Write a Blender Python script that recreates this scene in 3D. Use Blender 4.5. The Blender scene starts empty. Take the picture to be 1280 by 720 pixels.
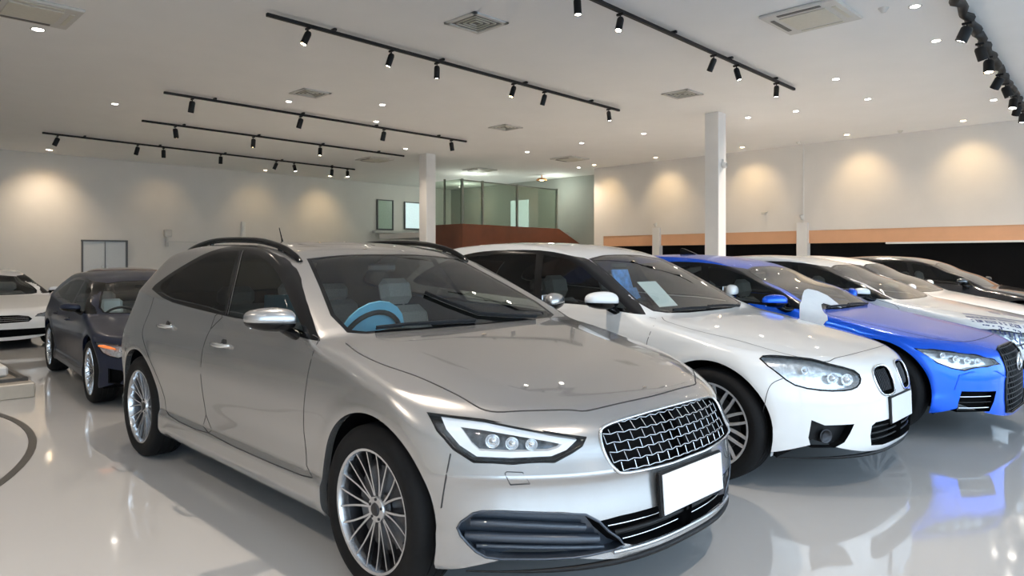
import bpy, math, random
import numpy as np
from mathutils import Vector, Matrix
random.seed(7)
scene = bpy.context.scene
COL = scene.collection
EYE = 1.326                      # camera height
CEIL = 4.5
# ---------------------------------------------------------------- camera, world, exposure
cam = bpy.data.cameras.new('camera'); cam_o = bpy.data.objects.new('camera', cam); COL.objects.link(cam_o)
cam_o.location = (0, 0, EYE); cam_o.rotation_euler = (math.pi/2, 0, math.radians(45))
cam.sensor_width = 36; cam.lens = 873/1280*36; cam.shift_y = -37/1280; cam.clip_end = 300
scene.camera = cam_o
scene.view_settings.view_transform = 'Standard'; scene.view_settings.look = 'None'
scene.view_settings.gamma = 1; scene.view_settings.exposure = 1.05
scene.view_settings.use_curve_mapping = False
scene.cycles.use_denoising = True
scene.cycles.max_bounces = 10; scene.cycles.diffuse_bounces = 5; scene.cycles.glossy_bounces = 6
scene.cycles.transparent_max_bounces = 16; scene.cycles.transmission_bounces = 6
scene.cycles.sample_clamp_indirect = 6; scene.cycles.caustics_reflective = False; scene.cycles.caustics_refractive = False
world = bpy.data.worlds.new('overcast_sky'); scene.world = world; world.use_nodes = True
wn = world.node_tree.nodes; wl = world.node_tree.links
wb = wn['Background']; wb.inputs['Strength'].default_value = 2.65
tc = wn.new('ShaderNodeTexCoord'); sx = wn.new('ShaderNodeSeparateXYZ'); rp = wn.new('ShaderNodeValToRGB')
wl.new(tc.outputs['Generated'], sx.inputs[0]); wl.new(sx.outputs['Z'], rp.inputs[0]); wl.new(rp.outputs[0], wb.inputs['Color'])
rp.color_ramp.elements[0].position = 0.0; rp.color_ramp.elements[0].color = (.70, .84, 1, 1)
rp.color_ramp.elements[1].position = .6; rp.color_ramp.elements[1].color = (.52, .72, 1, 1)
def area(name, loc, rot, sx_, sy_, power=0, color=(1, 1, 1), portal=False):
    l = bpy.data.lights.new(name, 'AREA'); l.shape = 'RECTANGLE'; l.size = sx_; l.size_y = sy_; l.energy = power; l.color = color
    o = bpy.data.objects.new(name, l); COL.objects.link(o); o.location = loc; o.rotation_euler = rot
    if portal: l.cycles.is_portal = True
    return o
FAC = 5.6     # the glazed shop front the cars look out of
area('daylight_portal', (FAC-.1, 6, 2.1), (0, math.pi/2, 0), 4.2, 27, portal=True)
# ---------------------------------------------------------------- materials
MATS = {}
def mat(name, color, rough=.5, metal=0., coat=0., emit=None, es=1., spec=.5, noise=0., nscale=20., coat_rough=.03, bump=0.):
    m = bpy.data.materials.new(name); m.use_nodes = True; n = m.node_tree.nodes; l = m.node_tree.links; b = n['Principled BSDF']
    b.inputs['Base Color'].default_value = (*color, 1); b.inputs['Roughness'].default_value = rough
    b.inputs['Metallic'].default_value = metal; b.inputs['Coat Weight'].default_value = coat
    b.inputs['Coat Roughness'].default_value = coat_rough; b.inputs['Specular IOR Level'].default_value = spec
    if emit: b.inputs['Emission Color'].default_value = (*emit, 1); b.inputs['Emission Strength'].default_value = es
    t = n.new('ShaderNodeTexCoord'); z = n.new('ShaderNodeTexNoise'); z.inputs['Scale'].default_value = nscale
    z.inputs['Detail'].default_value = 3
    l.new(t.outputs['Object'], z.inputs['Vector'])
    if noise:
        mx = n.new('ShaderNodeMix'); mx.data_type = 'RGBA'; mx.inputs[0].default_value = 1
        a = mx.inputs[6]; bb = mx.inputs[7]
        r = n.new('ShaderNodeMapRange'); l.new(z.outputs['Fac'], r.inputs[0]); r.inputs[1].default_value = .3; r.inputs[2].default_value = .7
        a.default_value = (*[c*(1-noise) for c in color], 1); bb.default_value = (*[min(1, c*(1+noise)) for c in color], 1)
        l.new(r.outputs[0], mx.inputs[0]); l.new(mx.outputs[2], b.inputs['Base Color'])
    if bump:
        u = n.new('ShaderNodeBump'); u.inputs['Strength'].default_value = bump; u.inputs['Distance'].default_value = .002
        l.new(z.outputs['Fac'], u.inputs['Height']); l.new(u.outputs[0], b.inputs['Normal'])
    MATS[name] = m; return m
def glass_mat(name, tint, refl=1.0):
    m = bpy.data.materials.new(name); m.use_nodes = True; n = m.node_tree.nodes; l = m.node_tree.links; n.clear()
    o = n.new('ShaderNodeOutputMaterial'); mx = n.new('ShaderNodeMixShader'); t = n.new('ShaderNodeBsdfTransparent'); g = n.new('ShaderNodeBsdfGlossy')
    ge = n.new('ShaderNodeNewGeometry'); dt = n.new('ShaderNodeVectorMath'); dt.operation = 'DOT_PRODUCT'
    l.new(ge.outputs['Incoming'], dt.inputs[0]); l.new(ge.outputs['Normal'], dt.inputs[1])
    def op(kind, *v):
        q = n.new('ShaderNodeMath'); q.operation = kind
        for i, x in enumerate(v):
            if isinstance(x, (int, float)): q.inputs[i].default_value = x
            else: l.new(x, q.inputs[i])
        return q.outputs[0]
    sch = op('ADD', op('MULTIPLY', op('POWER', op('SUBTRACT', 1.0, op('ABSOLUTE', dt.outputs['Value'])), 5.0), .92), .05)
    k = n.new('ShaderNodeMath'); k.operation = 'MULTIPLY'; k.inputs[1].default_value = refl; k.use_clamp = True
    t.inputs['Color'].default_value = (*tint, 1); g.inputs['Roughness'].default_value = .01
    l.new(sch, k.inputs[0]); l.new(k.outputs[0], mx.inputs[0]); l.new(t.outputs[0], mx.inputs[1]); l.new(g.outputs[0], mx.inputs[2]); l.new(mx.outputs[0], o.inputs[0])
    MATS[name] = m; return m
silver = mat('silver_paint', (.46, .455, .45), .27, .78, 1., noise=.05, nscale=900)
white_p = mat('white_paint', (.84, .84, .83), .30, 0, 1., noise=.01, nscale=500)
blue_p = mat('blue_paint', (.0, .12, .90), .25, .55, .4, noise=.06, nscale=900)
black_p = mat('black_paint', (.012, .012, .014), .2, .2, 1., noise=.05, nscale=900)
navy_p = mat('dark_blue_paint', (.004, .009, .030), .3, 0, .2, spec=.35, noise=.05, nscale=900)
red_p = mat('dark_red_paint', (.10, .012, .01), .3, .3, 1., noise=.05, nscale=900)
blackpl = mat('black_plastic', (.008, .008, .009), .5, spec=.3, noise=.1, nscale=200)
gloss_black = mat('gloss_black_trim', (.004, .004, .0045), .15, spec=.3, noise=.05, nscale=100)
rubber = mat('rubber', (.007, .007, .0075), .75, spec=.25, noise=.15, nscale=60, bump=.2)
well_m = mat('wheel_well', (.004, .004, .0045), .9, spec=.1, noise=.2, nscale=30)
gapm = mat('panel_gap', (.03, .03, .032), .6, noise=.1)
chrome = mat('chrome', (.80, .81, .83), .10, 1., noise=.02)
alloy_pale = mat('pale_alloy', (.80, .80, .81), .35, .5, noise=.04, nscale=40)
alloy = mat('alloy', (.62, .63, .65), .22, 1., noise=.04, nscale=40)
alloy_dark = mat('dark_alloy', (.05, .05, .055), .35, .8, noise=.1, nscale=40)
steel_disc = mat('brake_steel', (.10, .10, .105), .4, 1., noise=.1, nscale=80)
lamp_in = mat('lamp_bowl', (.16, .17, .18), .18, .9, noise=.5, nscale=45, bump=.5)
lamp_chrome = mat('lamp_chrome', (.85, .87, .9), .12, .9, noise=.2, nscale=60, bump=.6)
lamp_bright = mat('bright_lamp_bowl', (.78, .80, .82), .22, .6, noise=.25, nscale=38, bump=.9)
drl_m = mat('daytime_light_strip', (.88, .90, .92), .25, 0, .5, emit=(.9, .95, 1), es=.10, noise=.02)
amber = mat('amber_lamp', (.85, .22, .05), .25, 0, 1., emit=(1, .25, .05), es=.22, noise=.2, nscale=70)
taillamp = mat('red_lamp', (.62, .05, .03), .2, 0, 1., noise=.3, nscale=60)
plate_m = mat('plate_white', (.87, .88, .90), .35, 0, .3, noise=.01)
inner_m = mat('cabin_dark', (.022, .021, .020), .75, noise=.2, nscale=60)
seat_m = mat('seat_grey', (.30, .28, .27), .6, noise=.12, nscale=90, bump=.2)
head_m = mat('headliner', (.42, .40, .37), .9, noise=.06, nscale=90)
cover_m = mat('light_blue_film', (.22, .58, .86), .4, 0, .4, noise=.04)
paper_m = mat('paper', (.86, .88, .90), .7, noise=.02)
paperblue = mat('blue_card', (.10, .30, .75), .6, noise=.4, nscale=25)
fogm = mat('dark_slate_plastic', (.055, .068, .09), .33, .2, .3, noise=.08, nscale=120)
win_glass = glass_mat('windscreen_glass', (.80, .86, .82), 1.5)
side_glass = glass_mat('side_window_glass', (.32, .34, .32), .8)
rear_glass = glass_mat('privacy_glass', (.12, .125, .12), .8)
lens_glass = glass_mat('lamp_lens_glass', (.90, .92, .94), 1.0)
office_glass = glass_mat('green_glass', (.76, .81, .75), 1.3)
facade_glass = glass_mat('clear_glass', (.95, .97, .96), .8)
# ---------------------------------------------------------------- object helpers
def tag(o, label=None, cat=None, group=None, kind=None):
    if label: o['label'] = label
    if cat: o['category'] = cat
    if group: o['group'] = group
    if kind: o['kind'] = kind
    return o
def empty(name, loc=(0, 0, 0), rz=0., scale=None):
    o = bpy.data.objects.new(name, None); COL.objects.link(o); o.location = loc; o.rotation_euler = (0, 0, rz)
    o.empty_display_size = .1
    if scale: o.scale = scale
    return o
class MB:
    """collects shapes for ONE mesh object; normals given per vertex stay smooth"""
    def __init__(s): s.v = []; s.n = []; s.f = []; s.sm = []
    def add(s, V, F, N=None, smooth=False):
        b = len(s.v); V = [tuple(map(float, p)) for p in V]
        s.v += V; s.n += [tuple(map(float, q)) for q in N] if N is not None else [(0, 0, 0)]*len(V)
        s.f += [tuple(b+i for i in f) for f in F]; s.sm += [smooth or N is not None]*len(F); return s
    def box(s, c, d, rot=None, bev=0.):
        hx, hy, hz = d[0]/2, d[1]/2, d[2]/2; c = Vector(c)
        if bev <= 0:
            P = [Vector((x, y, z)) for x in (-hx, hx) for y in (-hy, hy) for z in (-hz, hz)]
            F = [(0, 1, 3, 2), (4, 6, 7, 5), (0, 4, 5, 1), (2, 3, 7, 6), (0, 2, 6, 4), (1, 5, 7, 3)]
        else:
            bev = min(bev, hx*.95, hy*.95, hz*.95); P = []; F = []; idx = {}
            for sx in (-1, 1):
                for sy in (-1, 1):
                    for sz in (-1, 1):
                        for a in range(3):
                            q = [sx*(hx-bev), sy*(hy-bev), sz*(hz-bev)]; q[a] += (sx, sy, sz)[a]*bev
                            idx[(sx, sy, sz, a)] = len(P); P.append(Vector(q))
                        F.append((idx[(sx, sy, sz, 0)], idx[(sx, sy, sz, 1)], idx[(sx, sy, sz, 2)]))
            for a in range(3):
                b_, c_ = [i for i in range(3) if i != a]
                for sg in (-1, 1):
                    q = []
                    for (p, r) in ((-1, -1), (1, -1), (1, 1), (-1, 1)):
                        k = [0, 0, 0]; k[a] = sg; k[b_] = p; k[c_] = r; q.append(idx[(*k, a)])
                    F.append(tuple(q))
                for p in (-1, 1):
                    for r in (-1, 1):
                        k0 = [0, 0, 0]; k0[a] = -1; k0[b_] = p; k0[c_] = r; k1 = list(k0); k1[a] = 1
                        F.append((idx[(*k0, b_)], idx[(*k1, b_)], idx[(*k1, c_)], idx[(*k0, c_)]))
            F = [f if (P[f[1]]-P[f[0]]).cross(P[f[2]]-P[f[0]]).dot(sum((P[i] for i in f), Vector())) > 0 else f[::-1] for f in F]
        if rot is not None: P = [rot @ p for p in P]
        return s.add([p + c for p in P], F)
    def tube(s, pts, r, n=8, closed=False, caps=True):
        pts = [Vector(p) for p in pts]; rr = r if hasattr(r, '__len__') else [r]*len(pts); m = len(pts); V = []; N = []
        up = Vector((0, 0, 1)); prev = None
        for i, p in enumerate(pts):
            a = pts[(i-1) % m] if (closed or i > 0) else p; b = pts[(i+1) % m] if (closed or i < m-1) else p
            t = (b-a)
            t = t.normalized() if t.length > 1e-9 else Vector((1, 0, 0))
            if prev is None:
                u = t.cross(up)
                u = t.cross(Vector((1, 0, 0))) if u.length < .05 else u
            else: u = prev - t*prev.dot(t)
            u.normalize(); prev = u; w = t.cross(u)
            for k in range(n):
                a_ = 2*math.pi*k/n; d = u*math.cos(a_)+w*math.sin(a_); V.append(p+d*rr[i]); N.append(d)
        F = []
        for i in range(m if closed else m-1):
            for k in range(n):
                j = (i+1) % m; F.append((i*n+k, i*n+(k+1) % n, j*n+(k+1) % n, j*n+k))
        s.add(V, F, N)
        if caps and not closed:
            s.add(V[:n], [tuple(range(n))]); s.add(V[-n:], [tuple(range(n))[::-1]])
        return s
    def lathe(s, prof, n=32, M=None, caps=False):
        """profile of (radius, height) turned about z"""
        V = []; F = []; m = len(prof)
        for k in range(n):
            a = 2*math.pi*k/n
            for r, z in prof: V.append(Vector((r*math.cos(a), r*math.sin(a), z)))
        for k in range(n):
            for i in range(m-1):
                p = k*m+i; q = ((k+1) % n)*m+i; F.append((p, q, q+1, p+1))
        if M is not None: V = [M @ v for v in V]
        return s.add(V, F, smooth=True)
    def prism(s, poly, z0, z1, M=None):
        n = len(poly); V = [Vector((x, y, z0)) for x, y in poly]+[Vector((x, y, z1)) for x, y in poly]
        F = [tuple(range(n))[::-1], tuple(range(n, 2*n))]+[(i, (i+1) % n, n+(i+1) % n, n+i) for i in range(n)]
        if M is not None: V = [M @ v for v in V]
        return s.add(V, F)
    def build(s, name, material, parent=None, auto=None):
        me = bpy.data.meshes.new(name); me.from_pydata(s.v, [], s.f); me.materials.append(material)
        me.polygons.foreach_set('use_smooth', s.sm)
        if any(q != (0, 0, 0) for q in s.n):
            ln = [s.n[l.vertex_index] for l in me.loops]
            me.normals_split_custom_set(ln)
        elif auto and any(s.sm):
            me.update(); me.shade_smooth(); me.set_sharp_from_angle(angle=math.radians(auto))
        me.update()
        o = bpy.data.objects.new(name, me); COL.objects.link(o)
        if parent: o.parent = parent
        return o
def struct(name, mb, m, parent=None):
    o = mb.build(name, m, parent)
    if parent is None: o['kind'] = 'structure'
    return o
# ---------------------------------------------------------------- the showroom
wall_m = mat('wall_paint', (.76, .73, .69), .75, noise=.015, nscale=2, spec=.3)
ceil_m = mat('ceiling_paint', (.86, .86, .85), .85, noise=.012, nscale=1.5, spec=.2)
recess_m = mat('recess_wall', (.34, .36, .33), .7, noise=.03, nscale=2)  # recess lies in shadow; that shade is put into this darker colour
peach_m = mat('peach_fascia', (.72, .40, .23), .6, noise=.03, nscale=3)
dark_glass = mat('dark_glazing', (.003, .003, .0035), .6, spec=.1, noise=.2, nscale=1)
trim_m = mat('white_trim', (.80, .79, .77), .5, noise=.02, nscale=4)
brown_m = mat('brown_cladding', (.15, .042, .016), .45, noise=.12, nscale=3, coat=.2)
door_m = mat('pale_door', (.62, .65, .67), .45, noise=.02)
frame_m = mat('dark_frame', (.10, .10, .10), .4, noise=.1)
mull_m = mat('grey_mullion', (.35, .36, .37), .4, .6, noise=.05)
vent_m = mat('vent_white', (.62, .61, .58), .55, noise=.03)
ventd_m = mat('vent_dark', (.16, .155, .14), .7, noise=.1)
cream_m = mat('cassette_cream', (.62, .60, .52), .55, noise=.03)
out_m = mat('pale_concrete', (.50, .50, .49), .8, noise=.08, nscale=.8)
plinth_m = mat('beige_plinth', (.55, .49, .41), .35, noise=.03, coat=.3)
ring_m = mat('dark_ring', (.07, .065, .06), .35, noise=.1)
warm_e = mat('warm_lamp_glow', (1, .8, .55), .3, emit=(1, .74, .42), es=22)
cool_e = mat('white_lamp_glow', (1, .95, .9), .3, emit=(1, .93, .82), es=14)
# glossy poured floor
flo = bpy.data.materials.new('polished_floor'); flo.use_nodes = True; n = flo.node_tree.nodes; l = flo.node_tree.links; bs = n['Principled BSDF']
tcf = n.new('ShaderNodeTexCoord'); nz = n.new('ShaderNodeTexNoise'); nz.inputs['Scale'].default_value = .35; nz.inputs['Detail'].default_value = 6
l.new(tcf.outputs['Object'], nz.inputs['Vector']); cr = n.new('ShaderNodeValToRGB'); l.new(nz.outputs['Fac'], cr.inputs[0])
cr.color_ramp.elements[0].position = .3; cr.color_ramp.elements[0].color = (.53, .53, .53, 1); cr.color_ramp.elements[1].position = .7; cr.color_ramp.elements[1].color = (.58, .58, .58, 1)
l.new(cr.outputs[0], bs.inputs['Base Color']); bs.inputs['Roughness'].default_value = .06; bs.inputs['Specular IOR Level'].default_value = .9
nb = n.new('ShaderNodeTexNoise'); nb.inputs['Scale'].default_value = 1.1; nb.inputs['Detail'].default_value = 2; bu = n.new('ShaderNodeBump'); bu.inputs['Strength'].default_value = .06; bu.inputs['Distance'].default_value = .05
l.new(tcf.outputs['Object'], nb.inputs['Vector']); l.new(nb.outputs['Fac'], bu.inputs['Height']); l.new(bu.outputs[0], bs.inputs['Normal'])
UL, VR, UC, VB, VREC = -24.9, 19.5, -15.4, -7.0, 20.9
def slab(x0, x1, y0, y1, z0, z1): return MB().box(((x0+x1)/2, (y0+y1)/2, (z0+z1)/2), (x1-x0, y1-y0, z1-z0))
struct('floor', slab(UL-.2, FAC+.2, VB-.2, VREC+.3, -.1, 0), flo)
struct('ceiling', slab(UL-.2, FAC+.2, VB-.2, VREC+.3, CEIL, CEIL+.15), ceil_m)
struct('wall_left', slab(UL-.2, UL, VB-.2, VREC+.3, 0, CEIL), wall_m)
r = slab(UC, FAC+.2, VR, VR+.2, 2.10, CEIL); r.box((UC+.1, (VR+VREC)/2+.1, CEIL/2), (.2, VREC-VR-.2, CEIL)); r.box(((UC+-15.0)/2, VR+.1, 1.05), (.4, .2, 2.1))
struct('wall_right', r, wall_m)
struct('trim_1', slab(-15.0, FAC+.2, VR+.02, VR+.2, 1.745, 2.10), peach_m)
struct('window_1', slab(-15.0, FAC+.2, VR+.12, VR+.2, 0, 1.745), dark_glass)
struct('trim_2', slab(-5.9, FAC+.2, VR-.03, VR+.12, 1.70, 1.745), trim_m)
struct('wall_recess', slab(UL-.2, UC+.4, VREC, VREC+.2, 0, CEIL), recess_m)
# pilasters on the right wall: from the photo at the ends of the peach band
for i, (u, wd) in enumerate(((-12.78, .26), (-8.02, .30))):
    struct('trim_%d' % (3+i), slab(u-wd/2, u+wd/2, VR-.10, VR+.1, 0, 2.32), trim_m)
struct('trim_5', slab(-8.03, -8.0, VR-.015, VR, 2.32, CEIL), trim_m)
# back wall behind the camera, unseen; kept solid to darken the car side reflections
struct('wall_back', slab(UL-.2, FAC+.2, VB-.2, VB, 0, CEIL), wall_m)
fw = slab(FAC, FAC+.2, VB-.2, VREC, CEIL-.35, CEIL); fw.box((FAC+.1, 6.5, .06), (.2, 27, .12)); struct('wall_front', fw, wall_m)
fr = MB()
for y in np.linspace(VB, VR, 13): fr.box((FAC+.08, y, 2.2), (.16, .08, 4.1))
fr.box((FAC+.08, 6.3, 2.75), (.10, 26.5, .06)); struct('window_3', fr, mull_m)
gl = slab(FAC+.07, FAC+.09, VB, VR, .12, CEIL-.35); struct('window_4', gl, facade_glass)
struct('ground_outside', slab(FAC+.2, 70, -60, 80, -.22, -.12), out_m)
o = struct('ground_yard', slab(-40, FAC+.2, -70, VB-.2, -.22, -.12), out_m)
# columns
for i, (u, v, wd) in enumerate(((-7.67, 13.97, .33), (-16.9, 13.25, .36))):
    m = MB(); m.box((u, v, CEIL/2), (wd, wd, CEIL), bev=.01); m.box((u, v, .06), (wd+.03, wd+.03, .12))
    o = m.build('column', trim_m); tag(o, ['square white column standing behind the blue car', 'square white column beside the brown cladding, behind the silver estate'][i], 'column', kind='structure')
# left wall: double door, brackets, interior windows
door = MB(); door.box((UL+.02, 6.55, .93), (.05, 1.22, 1.86)); d = struct('door_1', door, door_m)
m = MB()
for (y, z, dy, dz) in ((5.92, .93, .04, 1.9), (7.18, .93, .06, 1.9), (6.55, 1.885, 1.32, .05), (6.55, .93, .012, 1.86)): m.box((UL+.04, y, z), (.07, dy, dz))
m.build('door_frame', frame_m, d)
m = MB(); m.box((UL+.08, 6.48, 1.0), (.04, .02, .22), bev=.008); m.box((UL+.08, 6.62, 1.0), (.04, .02, .22), bev=.008); m.build('door_handle', chrome, d)
t = MB(); t.box((UL+.12, 8.42, 2.17), (.22, .22, .26), bev=.03); t.tube([(UL+.05, 8.42, 2.04), (UL+.05, 8.42, 1.72)], .04, 10); t.box((UL+.10, 8.9, 1.885), (.06, .95, .035), bev=.008)
tag(t.build('wall_bracket', vent_m), 'grey box with a horizontal bar fixed to the left wall right of the double door', 'wall fixture')
t = MB(); t.box((UL+.06, 11.03, 2.35), (.10, .14, .62), bev=.02); t.box((UL+.12, 11.03, 2.40), (.05, .08, .2), bev=.01)
tag(t.build('wall_housing', trim_m), 'narrow white upright housing on the left wall above the silver roof rail', 'wall fixture')
for i, (y0, y1, z0, z1, lit) in enumerate(((16.82, 17.6, 2.56, 3.80, 0), (18.23, 19.12, 2.62, 3.78, 1))):
    wd_ = MB(); wd_.box((UL+.03, (y0+y1)/2, (z0+z1)/2), (.03, y1-y0, z1-z0))
    o = struct('window_%d' % (5+i), wd_, mat('lit_pane' if lit else 'green_pane', (.6, .72, .7) if lit else (.33, .42, .34), .2, emit=(.75, .95, 1) if lit else (.5, .65, .5), es=.30 if lit else .04, noise=.05))
    f = MB()
    for (y, z, dy, dz) in ((y0, (z0+z1)/2, .05, z1-z0+.05), (y1, (z0+z1)/2, .08 if lit else .05, z1-z0+.05), ((y0+y1)/2, z0, y1-y0, .06), ((y0+y1)/2, z1, y1-y0, .04)): f.box((UL+.05, y, z), (.07, dy, dz))
    f.build('window_frame', frame_m, o)
struct('trim_6', slab(UL, UL+.35, 16.6, 19.4, 2.40, 2.50), vent_m)
# brown clad gallery front and its glass screen
BU, BV, BZ = -16.66, 14.45, 2.42
g = empty('gallery', (BU, BV, 0)); tag(g, 'brown clad gallery parapet with a green glass screen on top, behind the white cars', 'gallery')
m = MB()
pts = [(BV, 0), (VR-.1, 0), (VR+.9, 1.25), (VR+.9, 1.72), (VR-.35, BZ-.02), (BV, BZ)]
pts = [(BV, 1.0), (VREC-.02, 1.0), (VREC-.02, 1.60), (19.05, BZ-.02), (BV, BZ)]
M = Matrix(((0, 0, 1, 0), (1, 0, 0, 0), (0, 1, 0, 0), (0, 0, 0, 1)))
m.prism([(a, b_) for a, b_ in pts], BU-1.7, BU, M); m.box((BU-.85, (BV+VREC)/2, .5), (1.5, VREC-BV-.3, 1.0))
p = m.build('cladding', brown_m, g); p.matrix_parent_inverse = Matrix.Translation((-BU, -BV, 0))
m = MB(); m.box((BU-.1, (BV+19.05)/2, (BZ+3.80)/2), (.02, 19.05-BV, 1.38)); m.box((BU-.9, BV+.1, (BZ+3.85)/2), (1.5, .02, 1.43))
p = m.build('glass_screen', office_glass, g); p.matrix_parent_inverse = Matrix.Translation((-BU, -BV, 0))
m = MB()
for y in (BV+.08, 15.4, 17.0, 19.05): m.box((BU-.1, y, (BZ+3.84)/2), (.06, .07, 1.44))
m.box((BU-1.0, BV+.1, (BZ+3.9)/2), (.05, .05, 1.5)); m.box((BU-.1, (BV+19.05)/2, 3.81), (.05, 19.05-BV, .04))
p = m.build('screen_posts', mat('post_grey_green', (.25, .27, .23), .4, .3, noise=.05), g); p.matrix_parent_inverse = Matrix.Translation((-BU, -BV, 0))
m = MB(); m.box((-20.5, 18.3, 2.2), (6, 4.6, .2)); o = struct('floor_gallery', m, ceil_m)
m = MB(); m.box((-20.4, 20.85, 3.1), (1.0, .06, 1.3)); o = struct('window_7', m, MATS['lit_pane'])
# copper pendant
m = MB(); m.lathe([(.001, .10), (.16, .09), (.22, .02), (.20, 0), (.14, .05), (.001, .07)], 28, Matrix.Translation((-18.0, 19.6, CEIL-.22))); m.lathe([(.02, .10), (.02, .22)], 8, Matrix.Translation((-18.0, 19.6, CEIL-.22)))
o = m.build('copper_ceiling_lamp', mat('copper', (.75, .33, .14), .2, 1., noise=.05)); tag(o, 'small round copper lamp on the ceiling over the glass screen', 'lamp')
q = MB(); q.lathe([(.001, 0), (.10, 0), (.10, .02), (.001, .02)], 16, Matrix.Translation((-18.0, 19.6, CEIL-.20))); q.build('bulb', warm_e, o)
# floor: turntable ring and the low plinth
m = MB(); cx, cy, R = -6.62, -2.15, 3.35; n_ = 128
V = [(cx+r_*math.cos(2*math.pi*k/n_), cy+r_*math.sin(2*math.pi*k/n_), z) for r_, z in ((R, .001), (R, .004), (R-.05, .004), (R-.05, .001)) for k in range(n_)]
m.add(V, [(a*n_+k, a*n_+(k+1) % n_, (a+1)*n_+(k+1) % n_, (a+1)*n_+k) for a in range(3) for k in range(n_)])
o = m.build('turntable_ring', ring_m); tag(o, 'dark ring of a round turntable set flush in the glossy floor at the left edge', 'turntable')
pl_ = empty('display_plinth', (-9.4, 1.25, 0)); tag(pl_, 'low beige plinth with a dark edged tray on top at the left edge', 'plinth')
m = MB(); m.box((0, 0, .07), (2.9, .5, .14), bev=.01); m.build('plinth_body', plinth_m, pl_)
m = MB()
for (x, y, dx, dy) in ((0, .20, 2.5, .05), (0, -.20, 2.5, .05), (1.25, 0, .06, .45), (-1.25, 0, .06, .45)): m.box((x, y, .155), (dx, dy, .03))
m.build('tray_edge', ring_m, pl_)
m = MB(); m.box((.75, .0, .20), (.35, .25, .10), bev=.02); m.build('tray_block', trim_m, pl_)
# ---------------------------------------------------------------- ceiling fittings
def rail_track(name_label, a, b, z=CEIL-.06, group='ceiling light tracks'):
    m = MB(); a = Vector((*a, z)); b_ = Vector((*b, z)); d = (b_-a); L = d.length; ang = math.atan2(d.y, d.x)
    m.box((a+b_)/2, (L, .05, .045), Matrix.Rotation(ang, 3, 'Z'), bev=.004)
    o = m.build('lighting_track', blackpl); tag(o, name_label, 'track light rail', group)
    k = int(L/2)
    mm = MB()
    for i in range(k+1):
        p = a+d*(.5+i)/(k+1); mm = MB(); mm.box(p+Vector((0, 0, .038)), (.10, .04, .032)); mm.build('ceiling_clip', blackpl, o)
    return o
def spot(x, y, tilt, az, lit, label, group, z=CEIL-.085, L=.17, r=.043, power=0):
    e = empty('track_spotlight', (x, y, z)); tag(e, label, 'spotlight', group)
    m = MB(); m.box((0, 0, -.012), (.11, .035, .03), bev=.005); m.tube([(0, 0, -.02), (0, 0, -.075)], .010, 8); m.build('adapter', blackpl, e)
    R = Matrix.Rotation(az, 4, 'Z') @ Matrix.Rotation(tilt, 4, 'Y'); M = Matrix.Translation((0, 0, -.085)) @ R @ Matrix.Translation((0, 0, -L*.5+.03))
    m = MB(); m.lathe([(.001, L/2+.004), (r*.75, L/2), (r*.86, L/2-.01), (r, L/2-.03), (r, -L/2), (r*.86, -L/2), (r*.80, -L/2+.02), (r*.75, -L/2+.03)], 20, M); m.build('lamp_barrel', blackpl, e, auto=35)
    m = MB(); m.lathe([(.001, -L/2+.004), (r*.82, -L/2+.010)], 16, M); m.build('lamp_lens', warm_e if lit else cool_e, e)
    if power:
        s = bpy.data.lights.new('spot_beam', 'SPOT'); s.energy = power; s.color = (1, .80, .56); s.spot_size = math.radians(70); s.spot_blend = .7; s.shadow_soft_size = .04
        so = bpy.data.objects.new('spot_beam', s); COL.objects.link(so); so.parent = e; so.matrix_local = M @ Matrix.Translation((0, 0, -L/2-.01))
    return e
TR = [('longest black light rail, above the silver estate', (-8.52, 4.09), (-8.80, 11.99), [(4.68, 1), (6.06, 1), (6.95, 0), (8.73, 1), (9.57, 0), (11.61, 0)]),
      ('black light rail cut by the top edge, left of the big ceiling cassette', (-5.22, 5.9), (-5.42, 12.77), [(6.31, 0), (7.19, 0), (9.66, 1), (10.42, 0), (11.98, 0)]),
      ('black light rail with four spotlights, second behind the longest one', (-13.89, 4.65), (-14.03, 12.31), [(5.17, 0), (7.47, 0), (9.65, 1), (11.78, 1)]),
      ('dark light rail with three lit spotlights over the left half', (-17.09, 5.25), (-17.36, 12.71), [(5.98, 1), (7.9, 1), (9.82, 1)]),
      ('farthest light rail with eight small spotlights near the left wall', (-20.48, 4.01), (-21.2, 13.41), [(4.34, 0), (6.24, 0), (6.92, 0), (8.57, 0), (10.39, 0), (11.02, 0), (12.47, 0), (13.1, 0)])]
names_ = ['longest rail', 'rail beside the big ceiling cassette', 'four lamp rail behind the longest one', 'three lamp rail', 'farthest rail']
ords = ['first', 'second', 'third', 'fourth', 'fifth', 'sixth', 'seventh', 'eighth']
for k, (lb, a, b_, sp) in enumerate(TR):
    rail_track(lb, a, b_)
    for i, (y, lit) in enumerate(sp):
        x = a[0]+(b_[0]-a[0])*(y-a[1])/(b_[1]-a[1]); rr = random.Random(k*10+i)
        spot(x, y, math.radians(rr.choice([4, 18, -16, 24, -8])), rr.uniform(-.6, 2.2), lit, 'black %s spotlight, %s from the left on the %s' % ('glowing' if lit else 'cylindrical', ords[i], names_[k]), 'spotlights on the ceiling rails', L=.20 if k < 2 else .22, r=.045 if k < 2 else .055, power=60 if (lit and k in (0, 1, 3)) else 0)
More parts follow.
